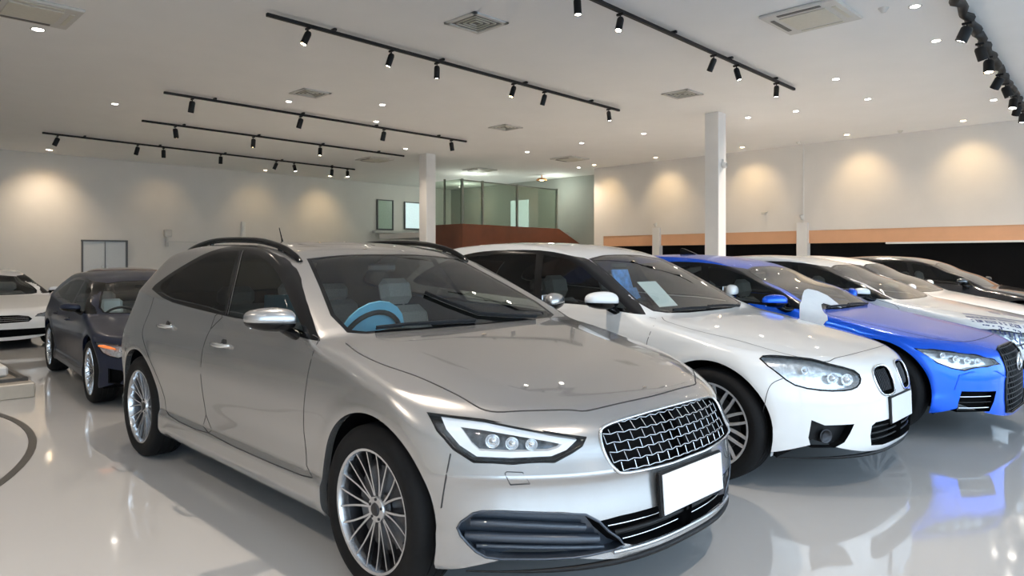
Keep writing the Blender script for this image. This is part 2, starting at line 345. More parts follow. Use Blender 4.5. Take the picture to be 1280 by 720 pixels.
# heavy cable truss with lamps at the right
e0 = Vector((-2.10, 9.2, CEIL-.10)); e1 = Vector((-2.76, 18.4, CEIL-.10)); tr = empty('cable_rail', e0); tag(tr, 'knotted black cable rail with clustered lamps at the top right corner', 'track light rail')
m = MB(); pts = [Vector((.03*math.sin(i*2.3), .0, .02*math.cos(i*1.7)))+(e1-e0)*i/46 for i in range(47)]; m.tube(pts, [.045+.018*abs(math.sin(i*1.9)) for i in range(47)], 8); m.build('cable_bundle', blackpl, tr)
for i, y in enumerate((10.33, 11.45, 12.31, 13.6, 14.4, 15.6, 16.36, 17.3)):
    t_ = (y-9.2)/9.2; spot(e0.x+(e1.x-e0.x)*t_, y, math.radians([25, -20, 10, -35, 20, -15, 30, 5][i]), .9*i, i == 2, 'black lamp in the top right cluster, %s from the top' % ords[i], 'lamps on the cable rail', z=CEIL-.185, L=.19, r=.07)
def downlight(x, y, label, power, warm=False, r=.055, group='small round ceiling downlights'):
    e = MB(); e.lathe([(r, -.002), (r+.022, -.006), (r+.026, 0)], 20, Matrix.Translation((x, y, CEIL))); o = e.build('ceiling_downlight', vent_m); tag(o, label, 'downlight', group)
    m = MB(); m.lathe([(.001, -.003), (r, -.003)], 16, Matrix.Translation((x, y, CEIL))); m.build('lamp_disc', warm_e if warm else cool_e, o)
    if power:
        s = bpy.data.lights.new('beam', 'SPOT'); s.energy = power; s.color = (1, .70, .38) if warm else (1, .84, .68); s.spot_size = math.radians(120); s.spot_blend = 1; s.shadow_soft_size = .05
        so = bpy.data.objects.new('beam', s); COL.objects.link(so); so.parent = o; so.location = (x, y, CEIL-.02)
DL = [(-15.92, 4.38), (-24.0, 4.84), (-13.19, 6.8), (-12.1, 8.31), (-13.69, 9.23), (-16.48, 12.12), (-14.41, 15.05), (-12.25, 14.96), (-15.61, 18.9), (-2.63, 9.81), (-2.83, 11.58), (-4.69, 12.8), (-4.83, 14.86), (-6.32, 14.98), (-7.37, 14.89), (-3.07, 16.72), (-10.19, 14.93)]
DN = ['beyond the left end of the three lamp rail', 'nearest the far left corner of the ceiling', 'just below the square vent left of the longest rail', 'right of the square vent left of the longest rail', 'between the four lamp rail and the three lamp rail', 'just left of the farther column top', 'lower left of the small vent beyond the longest rail', 'right of the small vent beyond the longest rail', 'beside the air conditioner low between the columns', 'largest, right of the big ceiling cassette', 'below the largest one at the upper right', 'below the big ceiling cassette', 'second below the big ceiling cassette', 'under the right end of the rail beside the big cassette', 'just right of the nearer column top', 'left of the lower end of the cable rail', 'left of the nearer column top']
for i, (x, y) in enumerate(DL): downlight(x, y, 'round white ceiling downlight '+DN[i], (90 if x < -11.5 else 230), r=.055)
for x in (-11.5, -7.5, -3.5, .5, 4.0):  # unseen ceiling lamps added to brighten the area near the camera
    for y in (-5.2, -1.5, 2.2): downlight(x, y, 'added unseen fill downlight over the aisle in front of the cars', (70 if x < -6 else 150), r=.07, group='added fill downlights over the front aisle')
for i, x in enumerate((-14.8, -12.35, -9.45, -6.6, -4.03, -1.2)): downlight(x, 18.75, 'downlight casting the %s warm pool from the left on the right wall' % ords[i], 0, True)
for i, y in enumerate((4.9, 11.5, 14.1)): downlight(-24.05, y, 'downlight casting the %s warm pool from the left on the left wall' % ords[i], 0, True)
def washer(x, y, aim, power, size=84):
    s = bpy.data.lights.new('wall_washer', 'SPOT'); s.energy = power; s.color = (1, .70, .36); s.spot_size = math.radians(size); s.spot_blend = 1; s.shadow_soft_size = .05
    so = bpy.data.objects.new('wall_washer', s); COL.objects.link(so); so.location = (x, y, CEIL-.05); d = Vector(aim)-so.location; so.rotation_euler = d.to_track_quat('-Z', 'Y').to_euler()
for x in (-14.8, -12.35, -9.45, -6.45, -4.03, -1.2): washer(x, 18.45, (x, VR, 3.0), 36)
for y, p_ in ((4.9, 38), (8.2, 14), (11.5, 20), (14.1, 38)): washer(-23.4, y, (UL, y, 2.5), p_)
for x, y in ((-19.5, 17.5), (-17.8, 20.0), (-22.5, 19.5)):  # added fill lamps, brightening the recess behind the glass screen
    s = bpy.data.lights.new('gallery_fill_light', 'POINT'); s.energy = 14; s.color = (.92, 1, .88); s.shadow_soft_size = .15; so = bpy.data.objects.new('gallery_fill_light', s); COL.objects.link(so); so.location = (x, y, 3.95)
def diffuser(x, y, s, label):
    e = empty('ceiling_vent', (x, y, CEIL)); tag(e, label, 'ceiling vent', 'square ceiling vents')
    m = MB()
    for (a, b_, c_, d) in ((0, s/2-.03, s, .06), (0, -s/2+.03, s, .06), (s/2-.03, 0, .06, s), (-s/2+.03, 0, .06, s)): m.box((a, b_, -.012), (c_, d, .024), bev=.004)
    m.build('vent_frame', vent_m, e); m = MB(); m.box((0, 0, -.004), (s-.1, s-.1, .006)); m.build('vent_backing', ventd_m, e)
    m = MB()
    for k in range(1, 4):
        w_ = (s-.12)*k/4
        for (a, b_, c_, d) in ((0, w_/2, w_, .012), (0, -w_/2, w_, .012), (w_/2, 0, .012, w_), (-w_/2, 0, .012, w_)): m.box((a, b_, -.014), (c_, d, .014))
    m.build('vent_louvre', MATS['cassette_cream'], e)
for (x, y, s, lb) in ((-6.98, 6.3, .62, 'square ceiling vent above the longest light rail, top centre'), (-12.2, 6.73, .58, 'square ceiling vent left of the longest light rail'), (-7.19, 11.83, .58, 'square ceiling vent just left of the nearer column top'), (-12.06, 11.84, .60, 'small square ceiling vent below the right end of the longest rail')): diffuser(x, y, s, lb)
def cassette(x, y, s, label):
    e = empty('ceiling_air_conditioner', (x, y, CEIL)); tag(e, label, 'air conditioner', 'ceiling air conditioner cassettes')
    m = MB(); m.box((0, 0, -.02), (s, s, .04), bev=.015); m.build('panel', vent_m, e)
    m = MB(); m.box((0, 0, -.046), (s*.60, s*.60, .014), bev=.004); m.build('intake_grille', cream_m, e)
    for (a, b_, c_, d) in ((0, s*.40, s*.56, .055), (0, -s*.40, s*.56, .055), (s*.40, 0, .055, s*.56), (-s*.40, 0, .055, s*.56)):
        m = MB(); m.box((a, b_, -.043), (c_, d, .012), bev=.003); m.build('air_flap', ventd_m if b_ < 0 or a < 0 else cream_m, e)
for (x, y, s, lb) in ((-3.7, 9.23, .98, 'large cream ceiling air conditioner at the top right'), (-10.63, 1.97, .98, 'ceiling air conditioner cut by the top left corner'), (-14.38, 16.97, .9, 'ceiling air conditioner low between the two columns'), (-18.91, 12.69, .9, 'ceiling air conditioner just left of the farther column'), (-18.46, 16.84, .9, 'ceiling air conditioner right of the farther column above the glass screen')): cassette(x, y, s, lb)
for i, (x, y) in enumerate(((-2.93, 9.59), (-7.95, 19.0), (-5.45, 19.1))):
    m = MB(); m.lathe([(.001, -.06), (.03, -.055), (.045, -.03), (.06, -.01), (.065, 0)], 18, Matrix.Translation((x, y, CEIL))); o = m.build('ceiling_sensor', vent_m); tag(o, ['small round ceiling sensor beside the large cassette', 'small ceiling sensor above the seam of the right wall', 'small ceiling sensor near the right wall, nearer one'][i], 'sensor')
for i, (u, z) in enumerate(((-12.78, 2.42), (-8.02, 2.47))):
    m = MB(); m.box((u, VR-.10, z), (.07, .10, .14), bev=.02); m.lathe([(.001, .05), (.035, .04), (.035, 0)], 14, Matrix.Translation((u, VR-.16, z+.02)) @ Matrix.Rotation(math.pi/2, 4, 'X')); o = m.build('wall_camera', vent_m); tag(o, ['small camera on top of the far wall pilaster', 'small camera on top of the near wall pilaster'][i], 'camera')
m = MB(); m.box((-9.15, VR-.04, 2.63), (.14, .06, .07), bev=.01); m.tube([(-9.10, VR-.06, 2.65), (-9.0, VR-.10, 2.66)], .02, 6); o = m.build('wall_speaker', vent_m); tag(o, 'small grey device on the right wall just right of the nearer column', 'wall fixture')
m = MB(); m.lathe([(.05, .05), (.07, .03), (.07, -.03), (.05, -.05)], 20, Matrix.Translation((-7.45, 13.97, 3.35)) @ Matrix.Rotation(math.pi/2, 4, 'Y')); m.box((-7.48, 13.97, 3.40), (.05, .05, .16)); o = m.build('column_lamp', trim_m); tag(o, 'white ring shaped lamp bracket on the nearer column', 'lamp')
# ---------------------------------------------------------------- car body mathematics
def pchip(pts):
    """monotone cubic through (x, y) points"""
    pts = sorted(pts)
    X = np.array([p[0] for p in pts], float); Y = np.array([p[1] for p in pts], float)
    h = np.diff(X); d = np.diff(Y) / h; n = len(X); m = np.zeros(n)
    for i in range(1, n - 1):
        if d[i-1] * d[i] > 0:
            w1 = 2*h[i] + h[i-1]; w2 = h[i] + 2*h[i-1]
            m[i] = (w1 + w2) / (w1/d[i-1] + w2/d[i])
    m[0] = d[0]; m[-1] = d[-1]
    def f(x):
        x = np.asarray(x, float)
        i = np.clip(np.searchsorted(X, x) - 1, 0, n - 2)
        t = (x - X[i]) / h[i]
        lo = x < X[0]; hi = x > X[-1]
        t2 = t*t; t3 = t2*t
        r = (2*t3-3*t2+1)*Y[i] + (t3-2*t2+t)*h[i]*m[i] + (-2*t3+3*t2)*Y[i+1] + (t3-t2)*h[i]*m[i+1]
        r = np.where(lo, Y[0] + (x-X[0])*m[0], r)
        return np.where(hi, Y[-1] + (x-X[-1])*m[-1], r)
    return f
def smax(a, b, k):
    return np.maximum(a, b) + np.maximum(k - np.abs(a-b), 0)**2 / (4*k)
def softplus(x, k):
    return np.where(x > k, x, np.where(x < -k, 0, (x+k)**2/(4*k)))
class Body:
    """half body (w = distance from the centre plane), x forward from the front axle, z up"""
    def __init__(s, sp):
        s.sp = sp
        s.Tc = pchip(sp['top']); s.plan = pchip(sp['plan']); s.belt = pchip(sp['belt'])
        s.sec = pchip(sp['section']); s.nose = pchip(sp['nose']); s.tail = pchip(sp['tail'])
        s.crown = pchip(sp['crown']); s.crease = pchip(sp['crease']); s.glin = pchip(sp['cabin_taper'])
        s.zb = sp.get('zbot', .2); s.wb = sp['wheelbase']; s.front_edge = sp.get('front_plan', (.55, .88, 2.4))
        s.rear_edge = sp.get('rear_plan', (.3, .86, 2.8)); s.lean = sp.get('lean', (.44, .35))
        s.bow = sp.get('bow', .09); s.cc = sp.get('crease_drop', .10)
        s.R = sp.get('arch_r', .385); s.wz = sp.get('wheel_r', .335); s.flare = sp.get('flare', .012)
    def W(s, x, z):
        zb = s.belt(x)
        low = s.sec(np.minimum(z, zb) * s.sp.get('secscale', 1))
        dz = np.maximum(z - zb, 0)
        w = s.plan(x) + low - softplus(z - zb, .012)*s.lean[0] - s.lean[1]*dz*dz - s.glin(x)*np.minimum(dz*4, 1)
        for cx in (0, -s.wb):
            r = np.hypot(x-cx, z-s.wz)
            w = w + s.flare*np.exp(-((r-s.R-.015)/.045)**2)*(r > s.R-.1)
        return w
    def T(s, x, w):
        xx = x + s.bow*w*w
        return s.Tc(xx) - s.crown(x)*w*w - s.cc*softplus(w - s.crease(x), .03)*np.clip((x+.9)/.5, 0, 1)
    def f(s, P):
        x, w, z = P[..., 0], np.abs(P[..., 1]), P[..., 2]
        side = w - s.W(x, z)
        top = (z - s.T(x, w)) * .9
        a, w0, p = s.front_edge
        front = x - (s.nose(z) - a*(w/w0)**p)
        a, w0, p = s.rear_edge
        rear = (s.tail(z) + a*(w/w0)**p) - x
        g = smax(side, top, .05)
        g = smax(g, front, .05)
        g = smax(g, rear*.8, .07)
        return smax(g, s.zb + .03*np.clip((x-.3)*0, 0, 1) - z, .02)
    def normal(s, P):
        e = 1.5e-3; P = np.asarray(P, float); g = np.zeros_like(P)
        for i in range(3):
            d = np.zeros(3); d[i] = e
            g[..., i] = s.f(P+d) - s.f(P-d)
        return g / np.maximum(np.linalg.norm(g, axis=-1, keepdims=True), 1e-9)
    def hit(s, O, D, t0=0., t1=3., n=240):
        """first entry of rays into the body, arrays of origins and directions"""
        O = np.atleast_2d(np.asarray(O, float)); D = np.atleast_2d(np.asarray(D, float))
        O, D = np.broadcast_arrays(O, D)
        ts = np.linspace(t0, t1, n)
        v = s.f(O[:, None, :] + ts[None, :, None]*D[:, None, :])
        ins = v < 0
        k = np.argmax(ins, axis=1); ok = ins.any(axis=1)
        lo = ts[np.maximum(k-1, 0)]; hi = ts[k]
        for _ in range(26):
            m = (lo+hi)/2; inside = s.f(O + m[:, None]*D) < 0
            hi = np.where(inside, m, hi); lo = np.where(inside, lo, m)
        P = O + hi[:, None]*D
        P[~ok] = np.nan
        return P
    # the four directions features are drawn in: side (x,z), front (w,z), top (x,w), rear, corner (s,z)
    def proj(s, kind, P):
        P = np.asarray(P, float)
        if kind == 'side': return P[..., [0, 2]]
        if kind in ('front', 'rear'): return P[..., [1, 2]]
        if kind == 'top': return P[..., [0, 1]]
        k = 2**-.5
        return np.stack([(P[..., 0]-P[..., 1])*k, P[..., 2]], -1)
    def axis(s, kind):
        k = 2**-.5
        return np.array({'side': (0, 1, 0), 'front': (1, 0, 0), 'rear': (-1, 0, 0), 'top': (0, 0, 1), 'corner': (k, k, 0)}[kind], float)
    def lift(s, kind, q):
        """points drawn in a direction, brought onto the skin"""
        q = np.atleast_2d(np.asarray(q, float)); O = np.zeros((len(q), 3)); k = 2**-.5
        if kind == 'side': O[:, 0] = q[:, 0]; O[:, 2] = q[:, 1]; O[:, 1] = 1.3
        elif kind == 'front': O[:, 1] = q[:, 0]; O[:, 2] = q[:, 1]; O[:, 0] = 1.4
        elif kind == 'rear': O[:, 1] = q[:, 0]; O[:, 2] = q[:, 1]; O[:, 0] = -s.wb-1.6
        elif kind == 'top': O[:, 0] = q[:, 0]; O[:, 1] = q[:, 1]; O[:, 2] = 2.
        else:
            O[:, 0] = q[:, 0]*k + 1.4; O[:, 1] = -q[:, 0]*k + 1.4; O[:, 2] = q[:, 1]
        return s.hit(O, -s.axis(kind), 0, 2.6, 500)
    def mesh(s, d=1.0):
        """quads of the half skin as polygons of indices"""
        xf = s.nose(.45)+.05; xr = -s.wb-1.0
        nx, nz, ny, ne = int(170*d), int(52*d), int(34*d), int(30*d)
        ztop = 1.5; zlo = s.zb-.01; wm = .95
        ease = lambda a, b, n: a + (b-a)*np.linspace(0, 1, n)
        xs = np.concatenate([ease(xr, xr+.25, int(16*d))[:-1], ease(xr+.25, xf-.25, nx)[:-1], ease(xf-.25, xf, int(20*d))])
        zs = ease(zlo, ztop, nz); ws = ease(0, wm, ny)
        V = []; Fc = []
        def grid(A):
            n, m = A.shape[:2]; b = sum(len(a) for a in V); V.append(A.reshape(-1, 3))
            for i in range(n-1):
                for j in range(m-1):
                    p = b + i*m + j
                    Fc.append((p, p+1, p+m+1, p+m))
        Xs, Zs = np.meshgrid(xs, zs, indexing='ij'); grid(np.stack([Xs, np.full_like(Xs, wm), Zs], -1))
        Xs, Ws = np.meshgrid(xs, ws, indexing='ij'); grid(np.stack([Xs, Ws, np.full_like(Xs, ztop)], -1)[:, ::-1])
        Ws, Zs = np.meshgrid(ws, zs, indexing='ij')
        grid(np.stack([np.full_like(Ws, xf), Ws, Zs], -1)); grid(np.stack([np.full_like(Ws, xr), Ws, Zs], -1)[::-1])
        B = np.concatenate(V)
        O = np.stack([np.clip(B[:, 0], -s.wb-.45, .30), np.clip(B[:, 1], 0, .35), np.clip(B[:, 2], .42, .6)], -1)
        D = B - O; L = np.linalg.norm(D, axis=1, keepdims=True); D = D/L
        lo = np.zeros(len(B)); hi = np.full(len(B), 1.6)
        # first exit from the inside
        ts = np.linspace(.0, 1.6, 120)
        val = s.f(O[:, None, :] + ts[None, :, None]*D[:, None, :]) > 0
        k = np.argmax(val, axis=1); lo = ts[np.maximum(k-1, 0)]; hi = ts[k]
        for _ in range(24):
            m = (lo+hi)/2; out = s.f(O + m[:, None]*D) > 0
            hi = np.where(out, m, hi); lo = np.where(out, lo, m)
        P = O + hi[:, None]*D
        key = {}; remap = np.zeros(len(P), int); keep = []
        R = np.round(B, 5)
        for i, r in enumerate(map(tuple, R)):
            if r not in key: key[r] = len(keep); keep.append(i)
            remap[i] = key[r]
        return P[keep], [tuple(remap[list(f)]) for f in Fc]
def inside(poly, q):
    poly = np.asarray(poly, float); x, y = q[..., 0], q[..., 1]
    r = np.zeros(x.shape, bool); n = len(poly); j = n-1
    for i in range(n):
        xi, yi = poly[i]; xj, yj = poly[j]
        c = (yi > y) != (yj > y)
        if yi != yj: r ^= c & (x < (xj-xi)*(y-yi)/(yj-yi)+xi)
        j = i
    return r
def smooth_poly(pts, closed=True, n=4, sharp=()):
    """rounded outline through the points (Catmull-Rom); indices in sharp stay corners"""
    P = [np.array(p, float) for p in pts]; N = len(P); out = []
    for i in range(N if closed else N-1):
        p1, p2 = P[i], P[(i+1) % N]
        p0 = P[i-1] if (closed or i > 0) else p1; p3 = P[(i+2) % N] if (closed or i+2 < N) else p2
        if i in sharp: p0 = p1
        if (i+1) % N in sharp: p3 = p2
        for k in range(n):
            t = k/n
            out.append(.5*((2*p1)+(p2-p0)*t+(2*p0-5*p1+4*p2-p3)*t*t+(3*p1-p0-3*p2+p3)*t**3))
    if not closed: out.append(P[-1])
    return np.array(out)
class Skin:
    """the half skin as polygons that outlines are cut into; every face carries the name of its panel"""
    def __init__(s, body, density=1.0):
        s.b = body; V, Fc = body.mesh(density)
        s.V = [tuple(v) for v in V]; s.F = Fc; s.L = ['body']*len(Fc)
    def cut(s, kind, poly, name, only=None, where=None):
        poly = np.asarray(poly, float); b = s.b
        V = np.array(s.V); Q = b.proj(kind, V)
        lo = poly.min(0)-.02; hi = poly.max(0)+.02
        ax = b.axis(kind)
        cand = []
        cen = np.array([V[list(f)].mean(0) for f in s.F]); cq = b.proj(kind, cen)
        r = .06
        m = (cq[:, 0] > lo[0]-r) & (cq[:, 0] < hi[0]+r) & (cq[:, 1] > lo[1]-r) & (cq[:, 1] < hi[1]+r)
        idx = np.nonzero(m)[0]
        nr = b.normal(cen[idx]); facing = nr @ ax > .08
        cand = [int(i) for i, ok in zip(idx, facing) if ok and (only is None or s.L[i] in only) and (where is None or where(cen[i]))]
        Q = [tuple(q) for q in Q]
        faces = {i: s.F[i] for i in cand}; new = {}
        lab = {i: s.L[i] for i in cand}; nid = -1
        n = len(poly)
        for k in range(n):
            ax0, ay0 = poly[k]; bx, by = poly[(k+1) % n]
            dx, dy = bx-ax0, by-ay0; L = math.hypot(dx, dy)
            if L < 1e-7: continue
            nx_, ny_ = -dy/L, dx/L
            sx0, sx1 = min(ax0, bx)-1e-4, max(ax0, bx)+1e-4; sy0, sy1 = min(ay0, by)-1e-4, max(ay0, by)+1e-4
            edge = {}
            for i in list(faces):
                f = faces[i]; qs = [Q[v] for v in f]
                if max(q[0] for q in qs) < sx0 or min(q[0] for q in qs) > sx1 or max(q[1] for q in qs) < sy0 or min(q[1] for q in qs) > sy1: continue
                d = [(q[0]-ax0)*nx_+(q[1]-ay0)*ny_ for q in qs]
                if not (max(d) > 1e-6 and min(d) < -1e-6): continue
                A, B = [], []
                for j in range(len(f)):
                    v0, d0 = f[j], d[j]; v1, d1 = f[(j+1) % len(f)], d[(j+1) % len(f)]
                    if abs(d0) <= 1e-6: A.append(v0); B.append(v0)
                    elif d0 > 0: A.append(v0)
                    else: B.append(v0)
                    if (d0 > 1e-6 and d1 < -1e-6) or (d0 < -1e-6 and d1 > 1e-6):
                        ke = (v0, v1) if v0 < v1 else (v1, v0)
                        if ke not in edge:
                            t = d0/(d0-d1)
                            p0, p1 = s.V[v0], s.V[v1]
                            p = tuple(p0[c]+(p1[c]-p0[c])*t for c in range(3))
                            edge[ke] = len(s.V); s.V.append(p)
                            q0, q1 = Q[v0], Q[v1]; Q.append((q0[0]+(q1[0]-q0[0])*t, q0[1]+(q1[1]-q0[1])*t))
                        A.append(edge[ke]); B.append(edge[ke])
                if len(A) > 2 and len(B) > 2:
                    faces[i] = tuple(A); faces[nid] = tuple(B); lab[nid] = lab[i]; nid -= 1
        ids = list(faces); c = np.array([np.mean([Q[v] for v in faces[i]], axis=0) for i in ids]) if ids else np.zeros((0, 2))
        ins = inside(poly, c) if len(ids) else []
        for i, a in zip(ids, ins):
            l = name if a else lab[i]
            if i >= 0: s.F[i] = faces[i]; s.L[i] = l
            else: s.F.append(faces[i]); s.L.append(l)
    def take(s, names):
        """vertices, faces, normals of the panels asked for"""
        names = set(names); fs = [f for f, l in zip(s.F, s.L) if l in names]
        used = sorted({v for f in fs for v in f}); mp = {v: i for i, v in enumerate(used)}
        P = np.array([s.V[v] for v in used]).reshape(-1, 3)
        return P, [tuple(mp[v] for v in f) for f in fs], s.b.normal(P) if len(P) else P
# ---- body shapes
HERO = dict(
 wheelbase=2.74, zbot=.205, wheel_r=.335, arch_r=.385, flare=.006,
 top=[(1.0,.62),(.84,.69),(.72,.745),(.5,.80),(.3,.845),(0,.90),(-.25,.945),(-.42,.975),(-.5,1.015),(-.75,1.145),(-1.0,1.268),(-1.15,1.335),(-1.35,1.395),(-1.7,1.436),(-2.2,1.445),(-2.7,1.41),(-3.1,1.34),(-3.4,1.24),(-3.7,1.1)],
 crown=[(1,.05),(.5,.04),(0,.02),(-.4,.0),(-.9,.04),(-1.3,.07),(-2.5,.08),(-3.5,.08)], front_plan=(.52,.945,2.7), lean=(.52,.0),
 crease=[(1,.5),(.7,.47),(.2,.55),(-.4,.62)], crease_drop=.07,
 plan=[(1,.84),(.6,.91),(.3,.933),(0,.94),(-.4,.937),(-1.4,.94),(-2.4,.945),(-2.8,.945),(-3.1,.93),(-3.35,.90),(-3.6,.84)],
 belt=[(.5,.93),(-.2,.95),(-.42,.962),(-1.4,1.008),(-2.2,1.045),(-3,1.10),(-3.6,1.14)],
 section=[(.18,-.06),(.215,-.035),(.27,-.014),(.34,-.014),(.38,-.026),(.46,-.024),(.6,-.008),(.7,0),(.8,-.006),(.88,-.022),(.94,-.042),(1.0,-.06),(1.15,-.09)],
 nose=[(.15,.78),(.2,.82),(.235,.855),(.27,.855),(.37,.866),(.50,.855),(.535,.857),(.556,.866),(.585,.848),(.70,.785),(.76,.71),(.82,.61)],
 tail=[(.2,-3.50),(.4,-3.58),(.7,-3.56),(.85,-3.50),(.95,-3.44),(1.1,-3.33),(1.25,-3.18),(1.45,-2.95)],
 cabin_taper=[(0,0),(-1.5,0),(-2.4,.01),(-3,.05),(-3.5,.10)],
)
WHITE = dict(
 wheelbase=2.80, zbot=.19, wheel_r=.335, arch_r=.385, lean=(.52,.0), front_plan=(.49,.86,2.8), crease_drop=.07,
 top=[(1.0,.60),(.82,.68),(.70,.73),(.5,.78),(.3,.82),(0,.87),(-.25,.91),(-.42,.94),(-.5,.975),(-.75,1.11),(-1.0,1.25),(-1.2,1.345),(-1.4,1.405),(-1.7,1.45),(-2.1,1.468),(-2.6,1.445),(-3.0,1.37),(-3.4,1.24),(-3.7,1.08)],
 crown=[(1,.05),(.5,.04),(0,.02),(-.4,.0),(-.9,.04),(-1.3,.07),(-2.5,.08),(-3.5,.08)],
 crease=[(1,.5),(.7,.47),(.2,.55),(-.4,.62)],
 plan=[(1,.76),(.6,.82),(.3,.84),(0,.845),(-2.8,.845),(-3.1,.835),(-3.35,.80),(-3.7,.74)],
 belt=[(.5,.90),(-.2,.92),(-.42,.935),(-1.4,.98),(-2.2,1.01),(-3,1.06),(-3.6,1.10)],
 section=[(.18,-.06),(.215,-.035),(.27,-.014),(.34,-.014),(.38,-.026),(.46,-.024),(.6,-.008),(.7,0),(.8,-.006),(.88,-.022),(.94,-.042),(1.0,-.06),(1.15,-.09)],
 nose=[(.15,.70),(.2,.76),(.235,.79),(.27,.80),(.37,.805),(.50,.80),(.56,.79),(.70,.735),(.76,.67),(.82,.57)],
 tail=[(.2,-3.55),(.4,-3.68),(.7,-3.66),(.85,-3.62),(.95,-3.56),(1.1,-3.42),(1.25,-3.25),(1.45,-2.95)],
 cabin_taper=[(0,0),(-1.5,0),(-2.4,.01),(-3,.05),(-3.5,.10)],
)
BLUE = dict(WHITE, wheelbase=2.7, front_plan=(.45,.90,3.0), plan=[(1,.80),(.6,.86),(.3,.88),(0,.885),(-2.8,.885),(-3.1,.875),(-3.35,.84),(-3.7,.78)])
BLUE['top']=[(x,z-(.085 if x>-.9 else .095)) for x,z in WHITE['top']]
BLUE['belt']=[(x,z-.06) for x,z in WHITE['belt']]
BLUE['nose']=[(.12,.74),(.16,.76),(.23,.775),(.3,.78),(.42,.78),(.50,.775),(.56,.76),(.64,.72),(.70,.65),(.76,.55)]
BLUE['section']=[(z-(.05 if z>.6 else .02),d) for z,d in WHITE['section']]
BLUE['zbot']=.14
BLUE['top']=[(x,z-(.05 if x>-.9 else .10)) for x,z in WHITE['top']]
BLUE['belt']=[(x,z-.045) for x,z in WHITE['belt']]
BLUE['plan']=[(1,.72),(.6,.78),(.3,.795),(0,.80),(-2.8,.80),(-3.1,.79),(-3.35,.76),(-3.7,.70)]
BLUE['front_plan']=(.42,.81,3.0)
# ---------------------------------------------------------------- car builder
def orient(P, F, N):
    out = []
    for f in F:
        a, b, c = P[f[0]], P[f[1]], P[f[2]]
        g = np.cross(b-a, c-a)
        if len(f) > 3: g = g + np.cross(P[f[2]]-a, P[f[3]]-a)
        out.append(f if np.dot(g, N[f[0]]+N[f[1]]+N[f[2]]) >= 0 else f[::-1])
    return out
def mir(A): A = np.array(A, float); A[:, 1] *= -1; return A
class Car:
    def __init__(s, name, label, spec, paint, loc, rz=0., scale=None, density=.8, group=None, cat='car'):
        s.root = empty(name, loc, rz, scale); tag(s.root, label, cat, group)
        s.b = Body(spec); s.sp = spec; s.paint = paint; s.skin = Skin(s.b, density)
        s.skin_cache = {}
    def pt(s, kind, q):
        P = s.b.lift(kind, q); ok = ~np.isnan(P[:, 0])
        return P[ok]
    def sides(s, mode):
        return {'left': (1,), 'right': (-1,), 'both': (1, -1)}[mode]
    def panel(s, name, labels, material, mode='both', off=0., parent=None):
        """skin panels as one mesh (both = joined across the centre plane)"""
        P, F, N = s.skin.take(labels)
        if not len(F): return None
        F = orient(P, F, N); P = P + N*off; mb = MB()
        for sd in s.sides(mode):
            if sd > 0: mb.add(P, F, N)
            else: mb.add(mir(P), [f[::-1] for f in F], mir(N))
        return mb.build(name, material, parent or s.root)
    def ribbon(s, mb, kind, line, width=.004, off=.0012, closed=False, sides=(1, -1), n=3):
        q = smooth_poly(line, closed, n) if n > 1 else np.array(line, float)
        if closed: q = np.vstack([q, q[:1]])
        P = s.pt(kind, q)
        if len(P) < 2: return
        N = s.b.normal(P); T = np.gradient(P, axis=0); S = np.cross(N, T); S /= np.maximum(np.linalg.norm(S, axis=1, keepdims=True), 1e-9)
        A = P+S*width/2+N*off; B = P-S*width/2+N*off; m = len(P)
        V = np.vstack([A, B]); NN = np.vstack([N, N]); F = [(i, i+1, m+i+1, m+i) for i in range(m-1)]
        F = orient(V, F, NN)
        for sd in sides:
            if sd > 0: mb.add(V, F, NN)
            else: mb.add(mir(V), [f[::-1] for f in F], mir(NN))
    def walls(s, mb, kind, poly, d, sides=(1, -1)):
        """side walls of an opening: outline on the skin carried inwards by vector d"""
        P = s.pt(kind, poly); d = np.array(d, float); m = len(P)
        V = np.vstack([P, P+d]); F = [(i, (i+1) % m, m+(i+1) % m, m+i) for i in range(m)]
        for sd in sides:
            if sd > 0: mb.add(V, F)
            else: mb.add(mir(V), [f[::-1] for f in F])
    def back(s, mb, labels, d, sides=(1, -1)):
        P, F, N = s.skin.take(labels)
        if not len(F): return
        F = orient(P, F, N); P = P+np.array(d, float)
        for sd in sides:
            if sd > 0: mb.add(P, F, N)
            else: mb.add(mir(P), [f[::-1] for f in F], mir(N))
    def edge_tube(s, mb, kind, poly, r, off=0., sides=(1, -1), closed=True, n=6):
        P = s.pt(kind, poly)
        if len(P) < 3: return
        P = P+s.b.normal(P)*off
        for sd in sides: mb.tube(P if sd > 0 else mir(P), r, n, closed)
